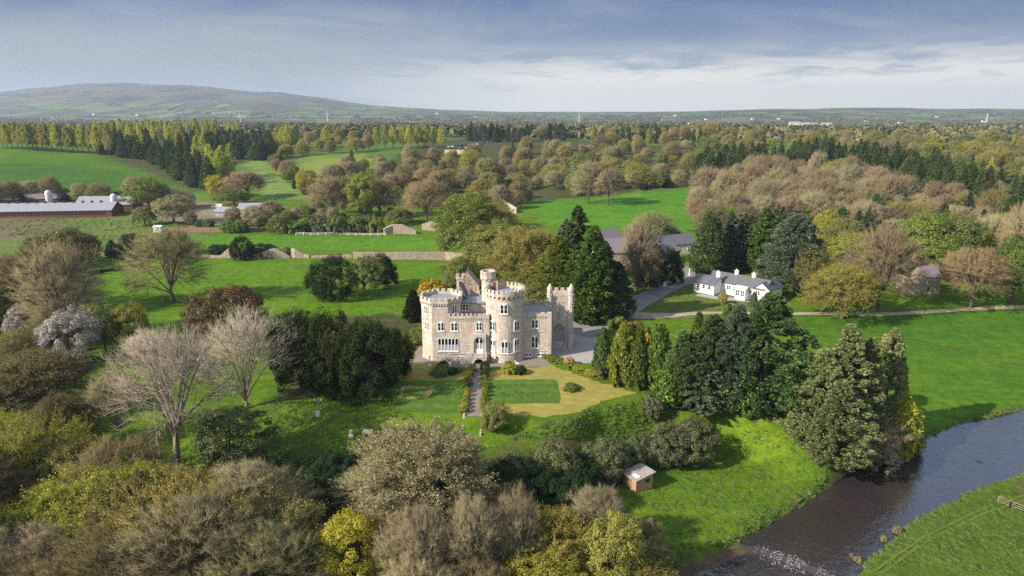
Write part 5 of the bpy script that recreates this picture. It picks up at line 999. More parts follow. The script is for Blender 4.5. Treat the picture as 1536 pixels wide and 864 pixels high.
T('column', 169, 385, 360, 20, 'fir', 'little dark pointed fir beside the gold topped yew'); T('leaf', 197, 387, 351, 32, 'yew', 'dark green bushy tree in the short row behind the meadow'); T('column', 217, 386, 353, 24, 'olive', 'slim olive bush in the short row behind the meadow'); T('leaf', 238, 388, 354, 32, 'olive', 'lighter olive tree ending the short row behind the oak')
T('yew', 268, 382, 347, 34, 'yew', 'dark round yew at the wall corner behind the oak'); T('yew', 246, 372, 352, 26, 'laurel', 'low dark bush beside the white field hut')
T('column', 621, 482, 435, 30, 'yew', 'dark upright yew close behind the octagonal tower'); T('shrub', 648, 452, 420, 36, 'gorse', 'bright yellow flowering bush behind the octagonal tower'); T('shrub', 673, 440, 414, 22, 'firblue', 'grey green bush behind the castle roof')
T('shrub', 628, 515, 492, 30, 'green', 'green bush at the left foot of the octagonal tower')
# left edge
T('barefine', 72, 470, 362, 122, 'bare_shaded', 'wide brown bare tree at the left edge above the blossom'); T('barefine', 98, 512, 392, 96, 'bare_red', 'reddish brown bare tree in front of the wide brown one at the left edge'); T('bare', 12, 455, 385, 74, 'bare_shaded', 'dark bare tree cut by the left edge of the picture')
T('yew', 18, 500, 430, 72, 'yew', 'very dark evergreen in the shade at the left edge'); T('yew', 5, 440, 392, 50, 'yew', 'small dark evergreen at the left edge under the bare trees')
T('leaf', 106, 548, 468, 74, 'blossom', 'white blossoming blackthorn at the left wood edge'); T('leaf', 45, 512, 455, 52, 'blossom', 'second white blossom tree further left, half behind twigs')
T('barefine', 88, 530, 448, 60, 'bare_olive', 'olive twiggy tree between the two white blossom trees')
T('leaf', 158, 528, 463, 52, 'olive', 'dark green tree right of the white blossom'); T('leaf', 196, 524, 457, 50, 'limegreen', 'fresh light green tree on the meadow edge right of the blossom')
T('bud', 65, 625, 524, 136, 'bud_shaded', 'broad olive budding tree under the white blossom'); T('bud', 15, 660, 565, 110, 'bud_shaded', 'golden brown budding tree at the left edge below the blossom'); T('bare', 95, 690, 590, 90, 'bare_shaded', 'russet bare tree left of the small dark conifer'); T('bud', 35, 560, 500, 90, 'bud', 'small budding tree in the gap under the left blossom')
T('column', 128, 649, 610, 28, 'fir', 'small dark conifer in the grass gap of the left wood')
T('pale', 268, 712, 484, 212, 'bare_pale', 'great silvery bare tree with tall pale trunk left of the lawn', bark='bark_pale', variant=0); T('pale', 372, 612, 483, 150, 'bare_pale', 'second silvery bare tree, broad and low, against the dark yews', bark='bark_pale', variant=1)
T('scrub', 180, 660, 560, 76, 'bare_grey', 'grey bare scrub tree left of the great silvery tree', bark='bark_pale'); T('scrub', 228, 560, 498, 60, 'bare_pale', 'pale bare scrub between the light green tree and the silvery tree', bark='bark_pale')
T('cedar', 350, 716, 606, 104, 'darkolive', 'dark flat layered cedar in front of the silvery trees')
T('bud', 640, 790, 636, 215, 'bud_buff', 'large buff twiggy tree in the centre below the garden steps'); T('bare', 565, 770, 700, 110, 'bare_grey', 'low grey bare tree leaning out left of the large buff tree')
T('leaf', 528, 878, 774, 100, 'lime', 'bright lime yellow round tree at the bottom edge')
T('bud', 832, 868, 764, 106, 'bud_gold', 'orange olive budding tree at the bottom right of the wood'); T('scrub', 897, 830, 737, 92, 'bare_grey', 'pale bare tree beside the meadow below the tan shed', bark='bark_pale'); T('leaf', 912, 890, 783, 84, 'bud_gold', 'olive gold tree at the bottom end of the wood near the meadow'); T('bud', 962, 862, 786, 62, 'bare_olive', 'greyish twiggy tree at the meadow corner by the river'); T('leaf', 815, 905, 830, 120, 'limegreen', 'yellow green tree cut by the bottom edge near the river bend'); T('bud', 955, 900, 830, 100, 'bud_gold', 'gold green budding tree at the bottom edge nearest the river')
T('scrub', 640, 900, 760, 90, 'bare_grey', 'many stemmed pale bare tree right of the lime tree', bark='bark_pale'); T('scrub', 712, 896, 752, 92, 'bare_grey', 'middle many stemmed pale bare tree at the bottom of the wood', bark='bark_pale'); T('scrub', 768, 880, 748, 80, 'bare_grey', 'right many stemmed pale bare tree under the laurel bushes', bark='bark_pale'); T('scrub', 596, 890, 790, 70, 'bare_grey', 'pale bare tree directly beside the lime yellow tree', bark='bark_pale')
T('bare', 292, 905, 755, 190, 'bare_grey', 'grey brown spreading bare tree at the bottom left'); T('bare', 375, 815, 690, 150, 'bare_grey', 'buff brown bare tree below the cedar'); T('bud', 205, 815, 698, 140, 'limegreen', 'gold green tree in the middle of the lower left wood'); T('bud', 190, 780, 703, 80, 'limegreen', 'yellow green leafing crown inside the lower left wood')
# laurels and bushes between lawn and foreground wood
for i, (a, b_, c, d_, m_, l_) in enumerate([(452,735,688,70,'laurel','dark laurel left of the others under the pole'),(500,742,682,82,'laurel','large dark laurel above the lime tree'),(545,745,690,70,'laurel','dark laurel touching the buff tree'),(470,752,708,70,'shrub','greener bush below the dark laurels'),(752,748,690,80,'laurel','dark laurel right of the buff tree'),(775,730,676,60,'shrub','olive bush at the lawn edge under the steps'),(800,765,700,90,'laurel','blue green dark laurel in the middle of the belt'),(850,770,705,100,'laurel','wide dark laurel above the orange tree'),(835,735,667,92,'shrub','big rounded olive bush behind the dark laurels'),(882,757,718,64,'laurel','low dark laurel left of the tan shed'),(903,714,652,78,'shrub','tall olive bush just left of the tan shed'),(994,692,636,74,'shrub','rounded grey olive bush above the tan shed'),(1035,692,626,76,'shrub','rightmost rounded bush of the belt on the open meadow'),(735,790,735,80,'laurel','dark laurel shaded by the buff tree')]):
    T('bush' if d_ > 66 else 'shrub', a, b_, c+(b_-c)*0.10, d_*0.92, m_, l_, name='laurel_bush')
T('bush', 742, 640, 604, 44, 'olive', 'round dark olive bush on the bank right of the steps', name='round_bush'); T('shrub', 977, 627, 590, 32, 'shrub', 'small grey green bush on the bank below the conifers')
rj = random.Random(31)
for i in range(26):
    t = i/25; x = 440+t*480+rj.uniform(-8, 8); y = 738+22*math.sin(t*3.1)+rj.uniform(-12, 14)-max(0, t-.55)*55
    if 545 < x < 735: y -= 8
    T('bush', x, y, y-rj.uniform(34, 48), rj.uniform(48, 66), 'laurel' if t < .72 or i % 3 else 'shrub', 'dark laurel filling the unbroken evergreen belt below the lawn', 'laurels filling the belt', name='laurel_bush')
for i in range(7): T('bush', 925+i*19, 712-i*7+rj.uniform(-3, 3), 668-i*6, 44, 'shrub', 'olive bush closing the gaps at the right end of the belt', 'olive bushes in the belt', name='laurel_bush')
for i in range(18): T('shrub', 138+i*4.6+rj.uniform(-3, 3), 410-i*.75+rj.uniform(-3, 4), 406-i*.75, 7, 'laurel', 'small dark rush tuft dotted on the left meadow', 'rush tufts on the left meadow', name='rush_tuft')
# conifer grove right of the castle
for a in [('column',904,562,492,31,'fir','dark clipped cypress, first beside the courtyard'),('column',933,577,484,42,'cypress_gold','golden green cypress, second beside the courtyard'),('column',957,583,494,36,'cypress','olive cypress, third beside the courtyard'),('column',984,583,486,42,'cypress','tall olive cypress standing between the golden one and the grove'),('column',1003,607,545,50,'brightgreen','bright green low cypress at the front of the grove'),
  ('spruce',1018,606,492,62,'firlight','grey green fir at the left of the grove'),('conifer',1052,617,503,70,'firblue','silvery fir with drooping boughs at the front of the grove'),('column',1083,615,548,42,'brightgreen','bright green bushy cypress at the foot of the grove'),('spruce',1064,602,468,78,'fir','dark olive conifer behind the silvery fir'),('spruce',1098,612,453,84,'firblue','blue green fir in the middle of the grove'),('spruce',1142,608,434,112,'fir','tallest dark green conifer on the right of the grove'),('spruce',1040,592,464,56,'cypress','olive green conifer at the back of the grove'),('column',1122,620,560,50,'cypress','dark green low cypress under the tallest conifer'),('spruce',1085,582,452,60,'firlight','pale olive conifer top at the back of the grove'),
  ('spruce',1254,664,481,98,'greyconifer','tallest grey green conifer of the riverside clump'),('spruce',1320,658,487,66,'greyconifer','right hand pointed conifer of the riverside clump, over the willow'),('spruce',1287,672,503,84,'greyconifer','middle conifer between the two tallest of the riverside clump'),('spruce',1220,668,520,86,'greyconifer','left shoulder conifer of the riverside clump'),('spruce',1196,652,570,58,'greyconifer','low conifer at the left skirt of the riverside clump'),('spruce',1248,694,566,84,'greyconifer','bushy conifer behind the little golden conifer'),('spruce',1290,694,556,84,'greyconifer','bushy conifer above the fallen dead branches')]:
    T(*a)
T('column', 1227, 676, 633, 24, 'cypress_gold', 'little golden conifer at the foot of the huge grey conifers'); T('column', 1343, 684, 588, 58, 'poplar', 'yellow green willow leaning over the river bank', name='willow_tree'); T('column', 1365, 672, 625, 36, 'poplar_brown', 'brownish young willow on the river bank', name='willow_tree')
T('scrub', 1292, 705, 628, 92, 'deadwood', 'fallen dead branches tangled on the river bank', name='dead_branches'); T('shrub', 1325, 700, 672, 40, 'deadwood', 'brown dead bush overhanging the water', name='dead_branches')
# topiary by the drive, garden shrubs
for a in [(930,492,474,18,'cypress_gold','yellow topiary with flat top beside the drive'),(940,500,482,18,'rust','rust coloured clipped bush beside the drive'),(955,495,480,15,'cypress_gold','small yellow bush behind the rust coloured one'),(965,503,488,18,'cypress_gold','yellow flat topped bush nearest the grove'),(917,492,478,12,'green','small green bush at the courtyard corner'),(970,516,500,10,'gorse','yellow flower clump between the cypresses')]: T('shrub', *a)
for a in [(765,560,546,24,'limegreen','lime green low bush under the white ornament right of the path'),(763,553,541,12,'cypress_gold','yellow topiary ball on the low lime bush'),(779,561,549,20,'laurel','dark little bush beside the right white ornament'),(663,561,549,30,'green','green low bush left of the garden path'),(679,561,551,16,'laurel','dark little bush beside the left white ornament'),(666,549,542,14,'laurel','small dark shrub near the garden stair'),(854,547,535,16,'rust','orange leaved round bush in the courtyard corner'),(857,585,576,22,'green','lone green tussock bush on the dry lawn'),(728,555,541,14,'laurel','dark rounded bush at the right top of the path'),(708,556,545,10,'olive','olive bush at the left top of the path'),(686,558,550,14,'green','faint green bush on the left lawn strip')]: T('shrub', *a)
rj = random.Random(12)
for i in range(11):
    for sd, x0, x1 in ((-1, 705, 697), (1, 729, 724)):
        t = (i+.5)/11; T('shrub', x0+(x1-x0)*t+rj.uniform(-1.5, 1.5), 556+t*66, 556+t*66-rj.uniform(6, 11), rj.uniform(8, 13), rj.choice(['cypress_gold', 'lime', 'green', 'limegreen', 'limegreen', 'shrub']), 'small mixed bush in the borders lining the garden path', 'bushes lining the garden path', name='border_shrub')
for i in range(9): t = i/8; T('shrub', 823+t*72, 538+t*26+(4 if i > 6 else 0), 531+t*25, 17, 'green' if t < .55 else 'limegreen', 'low clipped hedge piece curving along the castle courtyard', 'hedge bushes along the courtyard', name='hedge_bush')
# behind the castle
for a in [('tall',704,408,295,98,'green','fresh green tall tree behind the castle, leftmost of the tall group'),('tall',745,425,335,92,'olive','olive brown budding tree between the green tree and the castle turret'),('bud',786,440,336,120,'bud_gold','broad golden olive tree right behind the stair turret'),('bud',738,392,305,92,'bud_gold','amber tree behind the fresh green one'),('leaf',690,440,385,40,'green','low green tree at the left foot of the tall group'),('spruce',836,474,350,60,'cypress_gold','yellow green cypress behind the round tower'),('spruce',888,484,334,82,'cypress','tall dark green cypress beside the courtyard drive'),('conifer',864,460,311,92,'fir','dark pine rising highest behind the porch'),('spruce',924,477,390,60,'fir','low dark fir at the end of the clump by the drive'),('spruce',903,474,358,62,'fir','dark fir in the thick of the clump beside the porch'),('spruce',862,480,372,52,'cypress','lower yellow green cypress in front of the dark firs'),('bigcypress',908,480,400,46,'fir','dark low conifer at the bend of the drive'),('conifer',848,420,330,52,'firblue','dark fir between the golden tree and the high pine'),('leaf',815,470,425,60,'olive','low olive bush tree just behind the castle porch'),('leaf',770,455,415,60,'olive','low olive tree behind the round tower'),('conifer',896,450,352,46,'firblue','dark fir on the right flank of the high pine'),('bare',957,442,332,66,'bare_grey','tall thin bare tree in front of the lilac stable roof'),('yew',974,430,367,56,'yew','big round dark yew at the roadside'),('yew',1008,426,375,36,'yew','smaller dark yew touching the big roadside yew'),('bare',975,375,318,56,'bare_olive','pale olive bare tree behind the stable roof'),('bare',1003,372,338,44,'bare_olive','low olive bare tree behind the coach house'),
  ('bud',735,345,300,50,'bud_gold','small amber tree by the ruined building wall'),('leaf',712,330,290,44,'bud_gold','amber green crown just behind the fresh green tree')]: T(*a)
# lodge, park and field trees on the right
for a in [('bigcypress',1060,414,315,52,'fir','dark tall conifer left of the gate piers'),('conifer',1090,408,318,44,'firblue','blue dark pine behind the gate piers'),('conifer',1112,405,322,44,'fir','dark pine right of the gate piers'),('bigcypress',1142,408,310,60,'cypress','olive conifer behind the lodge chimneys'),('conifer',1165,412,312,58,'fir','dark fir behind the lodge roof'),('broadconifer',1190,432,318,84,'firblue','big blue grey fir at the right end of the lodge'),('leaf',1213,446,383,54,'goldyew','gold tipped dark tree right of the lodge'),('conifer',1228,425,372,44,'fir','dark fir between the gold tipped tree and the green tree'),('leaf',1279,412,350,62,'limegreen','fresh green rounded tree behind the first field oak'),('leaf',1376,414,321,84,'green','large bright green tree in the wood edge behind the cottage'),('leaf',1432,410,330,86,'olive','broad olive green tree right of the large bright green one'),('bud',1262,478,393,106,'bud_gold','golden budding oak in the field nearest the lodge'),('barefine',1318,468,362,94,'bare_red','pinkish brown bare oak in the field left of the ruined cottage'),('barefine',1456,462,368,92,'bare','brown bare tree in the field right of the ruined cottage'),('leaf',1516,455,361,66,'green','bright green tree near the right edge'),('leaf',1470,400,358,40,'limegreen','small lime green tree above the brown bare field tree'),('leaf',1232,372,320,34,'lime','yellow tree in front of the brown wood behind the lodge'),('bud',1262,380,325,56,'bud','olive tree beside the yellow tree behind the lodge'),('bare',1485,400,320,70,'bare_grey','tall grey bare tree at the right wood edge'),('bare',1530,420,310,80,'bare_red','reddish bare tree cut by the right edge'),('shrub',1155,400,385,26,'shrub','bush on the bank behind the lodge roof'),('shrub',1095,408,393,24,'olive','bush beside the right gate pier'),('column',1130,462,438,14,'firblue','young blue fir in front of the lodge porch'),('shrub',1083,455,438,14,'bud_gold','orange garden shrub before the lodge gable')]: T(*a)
# upper garden and farm
for a in [('bare',500,325,262,64,'bare_red','brown rounded bare tree beside the golf slope'),('leaf',546,327,260,44,'limegreen','light green tree standing among the brown ones'),('bare',570,325,268,56,'bare_grey','grey brown bare tree right of the light green tree'),('leaf',600,336,313,40,'olive','dark bush on the lawn above the ruin mounds'),('leaf',332,297,266,36,'lime','yellow maple above the farm yard'),('leaf',225,317,268,50,'green','rounded fresh green tree at the end of the poultry sheds'),('leaf',218,338,310,34,'olive','dark green tree below the rounded one at the farm'),('leaf',262,335,296,54,'bud_buff','pale green willow tree beside the farm track'),('bare',262,316,282,50,'bare_grey','grey bare tree over the farm cottage'),('leaf',352,308,284,42,'olive','olive bushy tree behind the white van'),('bare',372,298,254,60,'bare_red','purple brown bare tree above the farm yard'),('leaf',408,330,302,36,'bud_buff','pale willow in front of the larger farm shed'),('leaf',388,345,312,40,'bud_buff','yellowish willow left of the green orchard bushes'),('leaf',463,292,255,30,'lime','yellow conical tree at the golf slope edge'),('bare',640,330,270,70,'bare','bare brown tree over the pinkish wall')]: T(*a)
for i, x in enumerate([345,362,420,434,448,462,478,494,508,522,536,552,565]): T('shrub', x, 349+rj.uniform(-3, 1), 322+rj.uniform(0, 10), rj.uniform(20, 28), rj.choice(['green', 'brightgreen', 'olive', 'shrub']), 'green orchard bush in the belt behind the walled field', 'bushes behind the walled field', name='orchard_bush')
# ------------------------------------------------------------------ woods: every tree its own object, alike within a wood
def scatter(poly, n, kinds, hm, label, group, sep=0.75, seed=1, ratio=(0.75, 1.0), avoid=()):
    """n trees with feet spread over a picture polygon; hm = heights in metres; kinds = [(kind, material, weight, height factor)]"""
    rj = random.Random(seed); xs_ = [p[0] for p in poly]; ys_ = [p[1] for p in poly]; got = []; tries = 0; ks = [k for k in kinds for _ in range(k[2])]
    while len(got) < n and tries < n*60:
        tries += 1; px, py = rj.uniform(min(xs_), max(xs_)), rj.uniform(min(ys_), max(ys_))
        if not inside(np.array([px]), np.array([py]), poly)[0]: continue
        if any(inside(np.array([px]), np.array([py]), a)[0] for a in avoid): continue
        p = at(px, py); k = rj.choice(ks); h = rj.uniform(*hm)*(k[3] if len(k) > 3 else 1); w = h*rj.uniform(*ratio)*{'conifer': .5, 'poplar': .3, 'column': .45, 'broadconifer': .6}.get(k[0], 1)
        kx = F/depth(p)
        if any(abs(px-g[0]) < sep*0.5*(w*kx+g[2]) and abs(py-g[1]) < sep*0.28*(w*kx+g[2]) for g in got): continue
        got.append((px, py, w*kx)); n_, c_ = NM[k[0]]; plant(k[0], n_, p[0], p[1], h*rj.uniform(.9, 1.12), w*rj.uniform(.85, 1.2), k[1], label.replace('*', {'bare': 'bare', 'barefine': 'bare', 'bud': 'budding', 'leaf': 'leafy', 'conifer': 'dark conifer', 'poplar': 'poplar', 'yew': 'dark evergreen', 'shrub': 'shrubby', 'scrub': 'bare', 'broadconifer': 'conifer'}.get(k[0], '')), c_, group+' ('+{'barefine': 'bare', 'scrub': 'bare', 'bud': 'budding', 'leaf': 'leafy', 'bare': 'bare', 'yew': 'evergreen', 'shrub': 'shrubs', 'poplar': 'poplars'}.get(k[0], 'conifers')+')', sink=0.13 if k[0] in ('bare', 'barefine', 'bud') else 0.04)
    return len(got)
BROWN = [('bare','bare',4),('bare','bare_red',2),('bare','bare_grey',3),('bud','bud',4),('bud','bud_gold',2),('bud','bud_buff',2),('bare','bare_olive',3)]
scatter([(-60,690),(60,715),(150,770),(250,800),(330,815),(430,825),(470,850),(480,870),(460,880),(400,960),(-120,960),(-160,700)], 72, [('bare','bare_shaded',4),('bare','bare',3),('bud','bud_shaded',3),('bud','bud_gold',1),('bud','limegreen',2),('bud','bud',2),('bare','bare_shaded',2),('bare','bare_grey',2),('bare','bare_olive',3)], (11,16), '* tree in the tangled brown wood filling the lower left corner', 'lower left wood', 0.42, 4, (.9,1.3), avoid=[[(470,790),(575,790),(585,960),(470,960)]])
scatter([(580,790),(760,800),(800,830),(790,930),(600,940)], 12, [('scrub','bare_grey',3),('scrub','bare',2),('bud','bare_olive',1)], (7,10), '* tree among the pale stems along the bottom edge', 'bottom edge thicket', 0.6, 14, (.85,1.1), avoid=[[(470,790),(575,790),(585,960),(470,960)]])
scatter([(-60,305),(10,300),(70,298),(140,301),(215,303),(205,308),(100,310),(-60,312)], 20, [('bare','bare_grey',3),('bare','bare',2),('bare','bare_olive',2),('yew','yew',1,.5)], (13,17), '* tree in the belt behind the poultry sheds', 'belt behind the poultry sheds', 0.55, 21)
for i in range(23): x = -4+i*7.6; T('poplar', x+rj.uniform(-1.5, 1.5), 222+i*0.5+rj.uniform(-1, 1), 183+i*0.22+rj.uniform(-2, 2), 13, 'poplar_brown' if i % 3 == 1 else 'poplar', 'slender poplar in the long row on top of the green hill field', 'poplar row on the green hill')
scatter([(140,228),(150,206),(260,200),(330,206),(320,232),(290,250),(220,236)], 62, [('poplar','poplar',6),('conifer','firlight',2,.8),('leaf','green',1,.6)], (21,27), '* tree in the mixed plantation right of the poplar row', 'mixed plantation above the hill field', 0.36, 22)
scatter([(150,232),(215,240),(300,286),(318,285),(300,262),(250,238),(180,224)], 52, [('conifer','firlight',4),('conifer','brightgreen',3),('conifer','firblue',2)], (13,20), '* along the edge of the plantation above the hill field', 'plantation edge conifers', 0.42, 23, (.8,1.0))
scatter([(315,278),(318,264),(352,262),(356,280)], 7, [('poplar','poplar',1)], (21,25), '* in the pale green clump beside the conifer plantation', 'poplar clump by the plantation', 0.55, 24, (1.0,1.3))
scatter([(305,228),(320,216),(405,218),(408,238),(395,243),(330,235)], 34, [('broadconifer','firlight',2),('conifer','firblue',2)], (15,19), '* in the dark wood below the far poplars', 'dark conifer wood', 0.42, 25, (1.0,1.3))
scatter([(262,206),(262,196),(362,196),(365,207)], 22, [('poplar','poplar',1)], (20,24), '* in the far row behind the dark conifer wood', 'far poplar row', 0.5, 26)
for i, x in enumerate([420,425,432,437,443,488,492]): T('poplar', x, 222+(i % 3), 187+(i % 2)*3, 13, 'poplar', 'tall yellow green poplar at the top of the golf course', 'poplars at the golf course')
scatter([(400,212),(470,210),(560,215),(560,228),(470,232),(410,240)], 22, [('bare','bare',2),('bud','bud_gold',2),('leaf','lime',1,.7),('leaf','olive',1,.8),('conifer','fir',1)], (12,17), '* tree scattered over the top of the golf course', 'golf course trees', 0.8, 27)
scatter([(405,250),(420,244),(470,290),(466,297),(440,285)], 14, [('bud','bud_gold',2),('bare','bare_red',2),('leaf','olive',2,.8),('conifer','brightgreen',1)], (9,13), '* tree in the strip between the two golf fairways', 'strip between the fairways', 0.6, 28)
for i in range(9): x = 566+i*12.2; T('poplar', x+rj.uniform(-2, 2), 222+rj.uniform(-1.5, 1.5), 188+rj.uniform(-2, 3), 13, 'poplar', 'yellow green poplar in the row left of the car park', 'poplar row by the car park')
scatter([(700,206),(735,203),(840,206),(842,211),(760,214),(705,212)], 22, [('conifer','fir',2),('broadconifer','firblue',2),('bare','bare',1)], (17,22), '* in the dark wood behind the car park', 'dark wood behind the car park', 0.5, 29, (1.0,1.3))
scatter([(480,300),(500,262),(570,248),(650,240),(700,245),(760,232),(850,225),(960,226),(1040,240),(1040,272),(940,284),(905,290),(800,300),(760,320),(700,302),(600,304),(520,312)], 135, BROWN+[('bare','bare_grey',2),('leaf','olive',4,.85),('leaf','yew',1,.7),('leaf','limegreen',2,.7),('conifer','firlight',1)], (10,19), '* tree in the broad brown wood beyond the castle gardens', 'brown wood beyond the gardens', 0.42, 30)
scatter([(640,305),(740,320),(800,304),(800,296),(730,300),(640,297)], 14, [('leaf','olive',2,.6),('bare','bare',2,.8),('shrub','shrub',2,.35),('bud','bud',2,.7)], (9,13), '* tree along the front of the brown wood', 'front of the brown wood', 0.5, 31)
for x, b_, t_, w_ in ((884, 305, 252, 44), (912, 308, 250, 46)): T('barefine', x, b_, t_, w_, 'bare_grey', 'left of two buff bare trees standing in the green field' if x < 900 else 'right of two buff bare trees standing in the green field')
scatter([(940,282),(1036,272),(1036,278),(945,290)], 9, [('bare','bare_grey',2),('yew','yew',1,.4),('leaf','olive',1,.7)], (11,14), '* tree by the hedge at the top of the green field', 'hedge at the top of the green field', 0.6, 32)
scatter([(1040,258),(1060,250),(1130,240),(1230,232),(1330,246),(1400,262),(1500,292),(1490,312),(1400,296),(1330,270),(1240,250),(1120,258),(1050,275)], 96, [('conifer','firlight',4),('conifer','cypress',1),('broadconifer','fir',1),('conifer','fir',2)], (15,20), '* in the long dark plantation band behind the pinkish wood', 'dark plantation band', 0.42, 33, (.9,1.2))
scatter([(1045,320),(1060,290),(1110,276),(1210,262),(1300,272),(1350,300),(1375,340),(1300,360),(1200,345),(1100,352),(1050,345)], 110, [('barefine','bare_red',4),('barefine','bare_grey',5),('bud','bud_buff',3),('leaf','limegreen',1,.7)], (13,18), '* tree in the dense pinkish brown wood behind the lodge', 'pinkish wood behind the lodge', 0.38, 34, (.8,1.05))
scatter([(1250,372),(1260,352),(1330,330),(1400,320),(1480,330),(1540,350),(1600,330),(1600,400),(1480,378),(1440,365),(1330,370)], 34, [('conifer','firblue',3),('bare','bare_grey',2),('bare','bare_red',2),('broadconifer','fir',2),('bud','bud',2)], (13,18), '* tree in the mixed wood edge behind the ruined cottage', 'wood edge behind the cottage', 0.6, 35)
scatter([(1400,296),(1500,300),(1600,290),(1600,330),(1480,335),(1390,320)], 22, [('conifer','firlight',3),('bare','bare_red',2),('conifer','firblue',1)], (14,18), '* tree at the right end of the plantation', 'right end of the plantation', 0.6, 36)
scatter([(1040,232),(1060,212),(1150,212),(1250,206),(1350,218),(1450,215),(1600,214),(1640,280),(1500,278),(1400,255),(1300,238),(1220,228),(1100,236)], 110, [('bare','bare_olive',3),('bud','bud',4),('bud','bud_buff',2),('bud','bud_gold',1),('bare','bare_grey',1),('leaf','olive',3,.9),('leaf','limegreen',1,.8),('poplar','poplar',1,1.2)], (13,18), '* tree in the olive woodland on the far right', 'far right woodland', 0.42, 37)
scatter([(880,215),(900,206),(1060,206),(1130,212),(1050,222),(960,220)], 40, [('conifer','firlight',3),('bare','bare',2),('bud','bud_gold',2),('poplar','poplar',1)], (15,21), '* tree in the wood below the far plain', 'wood below the far plain', 0.5, 38)
scatter([(255,340),(300,342),(400,340),(480,335),(560,330),(600,318),(470,318),(440,332),(300,336)], 22, [('shrub','shrub',3,.4),('leaf','olive',2,.8),('leaf','bud_buff',2,.9),('bare','bare_grey',2),('shrub','brightgreen',1,.4)], (7,10), '* bush or small tree in the scrub round the farm and orchard', 'scrub round the farm', 0.6, 41)
scatter([(305,286),(318,262),(350,285),(345,300)], 7, [('bud','bud',2),('leaf','olive',2),('shrub','brightgreen',2,.4)], (7,11), '* tree filling the corner between hill field and golf course', 'corner trees by the hill field', 0.6, 42)
# ------------------------------------------------------------------ far woodland too small to count: hedges and copses of the plain, one object
def far_woods():
    rs = np.random.RandomState(77); g = Org(); C = []
    def copse(n, x0, x1, y0, y1, ln, sz):
        for _ in range(n):
            y = rs.uniform(y0, y1); x = rs.uniform(x0, x1)*y/1000*1.0; k = int(rs.uniform(*ln)); a = rs.choice([0.1, -0.3, 0.25, 1.4])+rs.randn()*0.2; s = np.arange(k)*rs.uniform(6, 10)
            C.append(np.stack([x+np.cos(a)*s+rs.randn(k)*3, y+np.sin(a)*s+rs.randn(k)*3, rs.uniform(*sz, k)], -1))
    copse(85, -850, 850, 800, 1300, (8,34), (7,13)); copse(260, -900, 900, 1200, 2600, (10,45), (6,13)); copse(300, -900, 900, 2500, 4600, (10,50), (6,12))
    for _ in range(38):
        y = rs.uniform(850, 2600); x = rs.uniform(-850, 850)*y/1000; k = int(rs.uniform(30, 90)); C.append(np.stack([x+rs.randn(k)*55, y+rs.randn(k)*28, rs.uniform(8, 16, k)], -1))
    C = np.concatenate(C); C = C[:14000]; z = Z(C[:, 0], C[:, 1]); n = len(C); m = 26; k = np.repeat(np.arange(n), m); q = unit(rs.randn(n*m, 3)); q[:, 2] = np.abs(q[:, 2])*0.9
    h = C[k, 2]; P = np.stack([C[k, 0]+q[:, 0]*h*0.42, C[k, 1]+q[:, 1]*h*0.42, z[k]+h*0.35+q[:, 2]*h*0.62], -1); nr = unit(q+rs.randn(n*m, 3)*0.35); U = unit(np.cross(nr, rs.randn(n*m, 3))); V = np.cross(nr, U); s = (h*0.26)[:, None]
    r_ = np.clip(rs.uniform(0, 1, n)[k]*0.75+rs.uniform(0, .25, n*m), 0, 1); g.leaves(P, U*s, V*s, r_); me = g.mesh('far_woodland'); nt_ = NT('far_tree_cover'); a = nt_.N('ShaderNodeAttribute', attribute_name='rnd')
    nt_.bsdf(nt_.ramp(a.outputs['Fac'], [(0.0, (.035,.055,.022)), (.3, (.06,.085,.03)), (.5, (.13,.12,.06)), (.75, (.17,.145,.085)), (.9, (.18,.185,.05)), (1.0, (.24,.24,.06))]), 1.0, spec=0.0); me.materials.append(nt_.mat)
    o = bpy.data.objects.new('far_woodland', me); col.objects.link(o); props(o, 'hedges and copses scattered across the hazy far plain', 'woodland', kind='stuff')
far_woods()
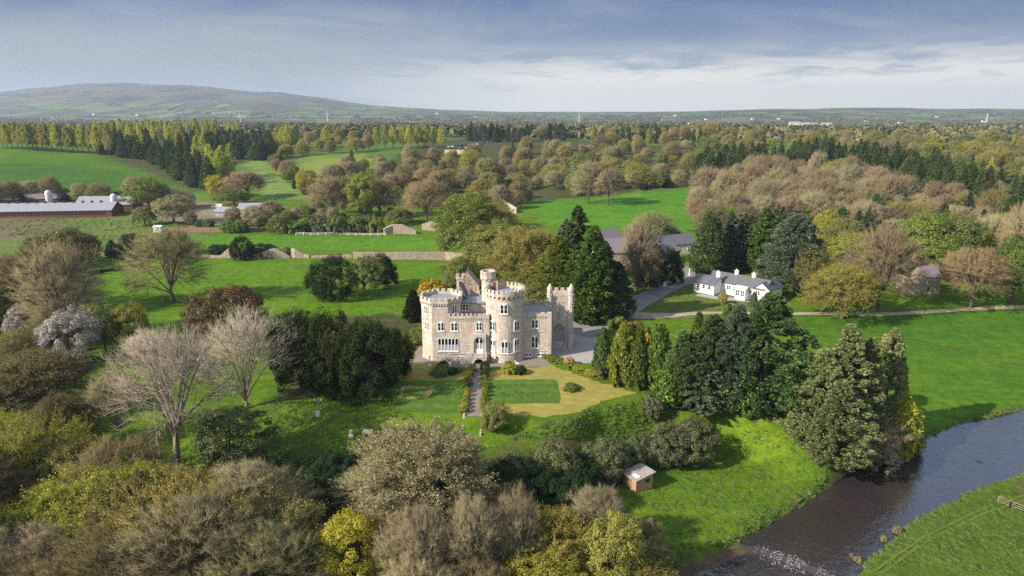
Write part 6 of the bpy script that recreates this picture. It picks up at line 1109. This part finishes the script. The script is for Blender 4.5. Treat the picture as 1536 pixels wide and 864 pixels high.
# rough tussocks on the banks and meadow: uncountable, one object
def tussocks():
    rs = np.random.RandomState(5); g = Org(); reg = []
    for poly, n in (([(830,628),(960,596),(1020,612),(1010,660),(860,655),(760,660)], 620), ([(960,660),(1130,625),(1260,705),(1110,800),(980,845),(930,760)], 700), ([(400,600),(560,590),(640,640),(560,690),(420,690)], 500), ([(-10,335),(130,322),(300,335),(250,370),(60,395)], 900), ([(1300,850),(1370,795),(1536,725),(1536,864)], 500), ([(740,577),(832,576),(836,600),(738,600)], 70), ([(640,580),(697,580),(694,600),(640,598)], 34)):
        x0, x1, y0, y1 = min(p[0] for p in poly), max(p[0] for p in poly), min(p[1] for p in poly), max(p[1] for p in poly); c = 0
        while c < n:
            px, py = rs.uniform(x0, x1), rs.uniform(y0, y1)
            if inside(np.array([px]), np.array([py]), poly)[0]: p = at(px, py); reg.append((p[0], p[1], p[2], rs.uniform(.12, .34)*(2.0 if py < 400 else 1))); c += 1
    for line, nn in ((FAR_BANK, 900), (NEAR_BANK, 700)):      # overhanging grass along the water
        P = np.array([p for p in line if 0 < p[0] < 150]); sl = np.concatenate([[0], np.cumsum(np.linalg.norm(np.diff(P, axis=0), axis=1))]); s = rs.uniform(0, sl[-1], nn)
        x = np.interp(s, sl, P[:, 0])+rs.randn(nn)*.55; y = np.interp(s, sl, P[:, 1])+rs.randn(nn)*.55; z = Z(x, y); reg += [(a, b, c, rs.uniform(.15, .45)) for a, b, c in zip(x, y, z) if c > -9.1]
    C = np.array(reg); n = len(C); m = 22; k = np.repeat(np.arange(n), m); a = rs.uniform(0, 6.283, n*m); r = rs.uniform(0, 1, n*m)**.5; s = C[k, 3]
    A = np.stack([C[k, 0]+np.cos(a)*r*s*1.3, C[k, 1]+np.sin(a)*r*s*1.3, C[k, 2]-.03], -1); B = A+np.stack([np.cos(a)*.6*s*r, np.sin(a)*.6*s*r, s*rs.uniform(.5, 1.2, n*m)], -1)
    g.twigs(A, B, s*.22, np.clip(rs.uniform(0, 1, n)[k]*.7+rs.uniform(0, .3, n*m), 0, 1)); me = g.mesh('grass_tussocks'); me.materials.append(m_leaf('tussock_grass', (.05,.13,.012), (.15,.22,.05), .1, .2)); o = bpy.data.objects.new('grass_tussocks', me); col.objects.link(o); props(o, 'rough grass tussocks over the banks and meadow', 'grass', kind='stuff')
tussocks()
def bank_stuff():
    """stones and dead sedge along the waterline"""
    rs = np.random.RandomState(9); m = MB(); rj = random.Random(4)
    for line, n in ((FAR_BANK, 260), (NEAR_BANK, 180)):
        P = np.array([p for p in line if 0 < p[0] < 140]); sl = np.concatenate([[0], np.cumsum(np.linalg.norm(np.diff(P, axis=0), axis=1))])
        for _ in range(n):
            s = rs.uniform(0, sl[-1]); x = np.interp(s, sl, P[:, 0])+rs.randn()*.5; y = np.interp(s, sl, P[:, 1])+rs.randn()*.5; z = float(Z(np.array([x]), np.array([y]))[0]); r = rs.uniform(.04, .15)
            m.lathe((x, y, z-r*.3), [(r*.8,0),(r*rj.uniform(.8, 1.2),r*.4),(r*.5,r*rj.uniform(.7, .95)),(r*.08,r)], 6)
    props(m.build('bank_stones', m_plain('bank_stone_and_silt', (.17,.13,.085), .9, .4, 2)), 'stones and dried silt along both water edges', 'stones', kind='stuff')
bank_stuff()
for px_, py_, w_, lb in ((1277, 838, 7, 'left buff sedge clump standing in the shallows below the weir'), (1287, 846, 12, 'right larger buff sedge clump in the shallows below the weir'), (1345, 803, 12, 'tall dry reed clump on the near bank'), (1325, 815, 10, 'small dry reed clump on the near bank edge')):
    x, y = at_z(px_, py_, -9.6); plant('shrub', 'reed_clump', x, y, 1.3, w_*100/F, 'bud_buff', lb, 'reeds')
x, y = at_z(1468, 694, -9.3); m = MB(); m.lathe((x, y, -9.6), [(.9,0),(1.0,.25),(.6,.5),(.1,.6)], 9); props(m.build('river_rock', M['dark'], None, (x, y, -9.6)), 'lone dark rock breaking the surface of the upper river', 'rock')
# ------------------------------------------------------------------ haze: the air between the camera and the hills
def build_haze():
    b = MB(); b.box(-16500, 16500, -6500, 9300, -16, 345); o = b.build('haze', []); 
    m = bpy.data.materials.new('air'); m.use_nodes = True; t = m.node_tree; t.nodes.clear(); out = t.nodes.new('ShaderNodeOutputMaterial')
    v = t.nodes.new('ShaderNodeVolumePrincipled'); v.inputs['Color'].default_value = (0.64, 0.79, 1.0, 1); v.inputs['Density'].default_value = HAZE; v.inputs['Anisotropy'].default_value = 0.2
    t.links.new(v.outputs[0], out.inputs['Volume']); o.data.materials.clear(); o.data.materials.append(m); props(o, kind='stuff')
HAZE = 0.5/5800
build_haze()
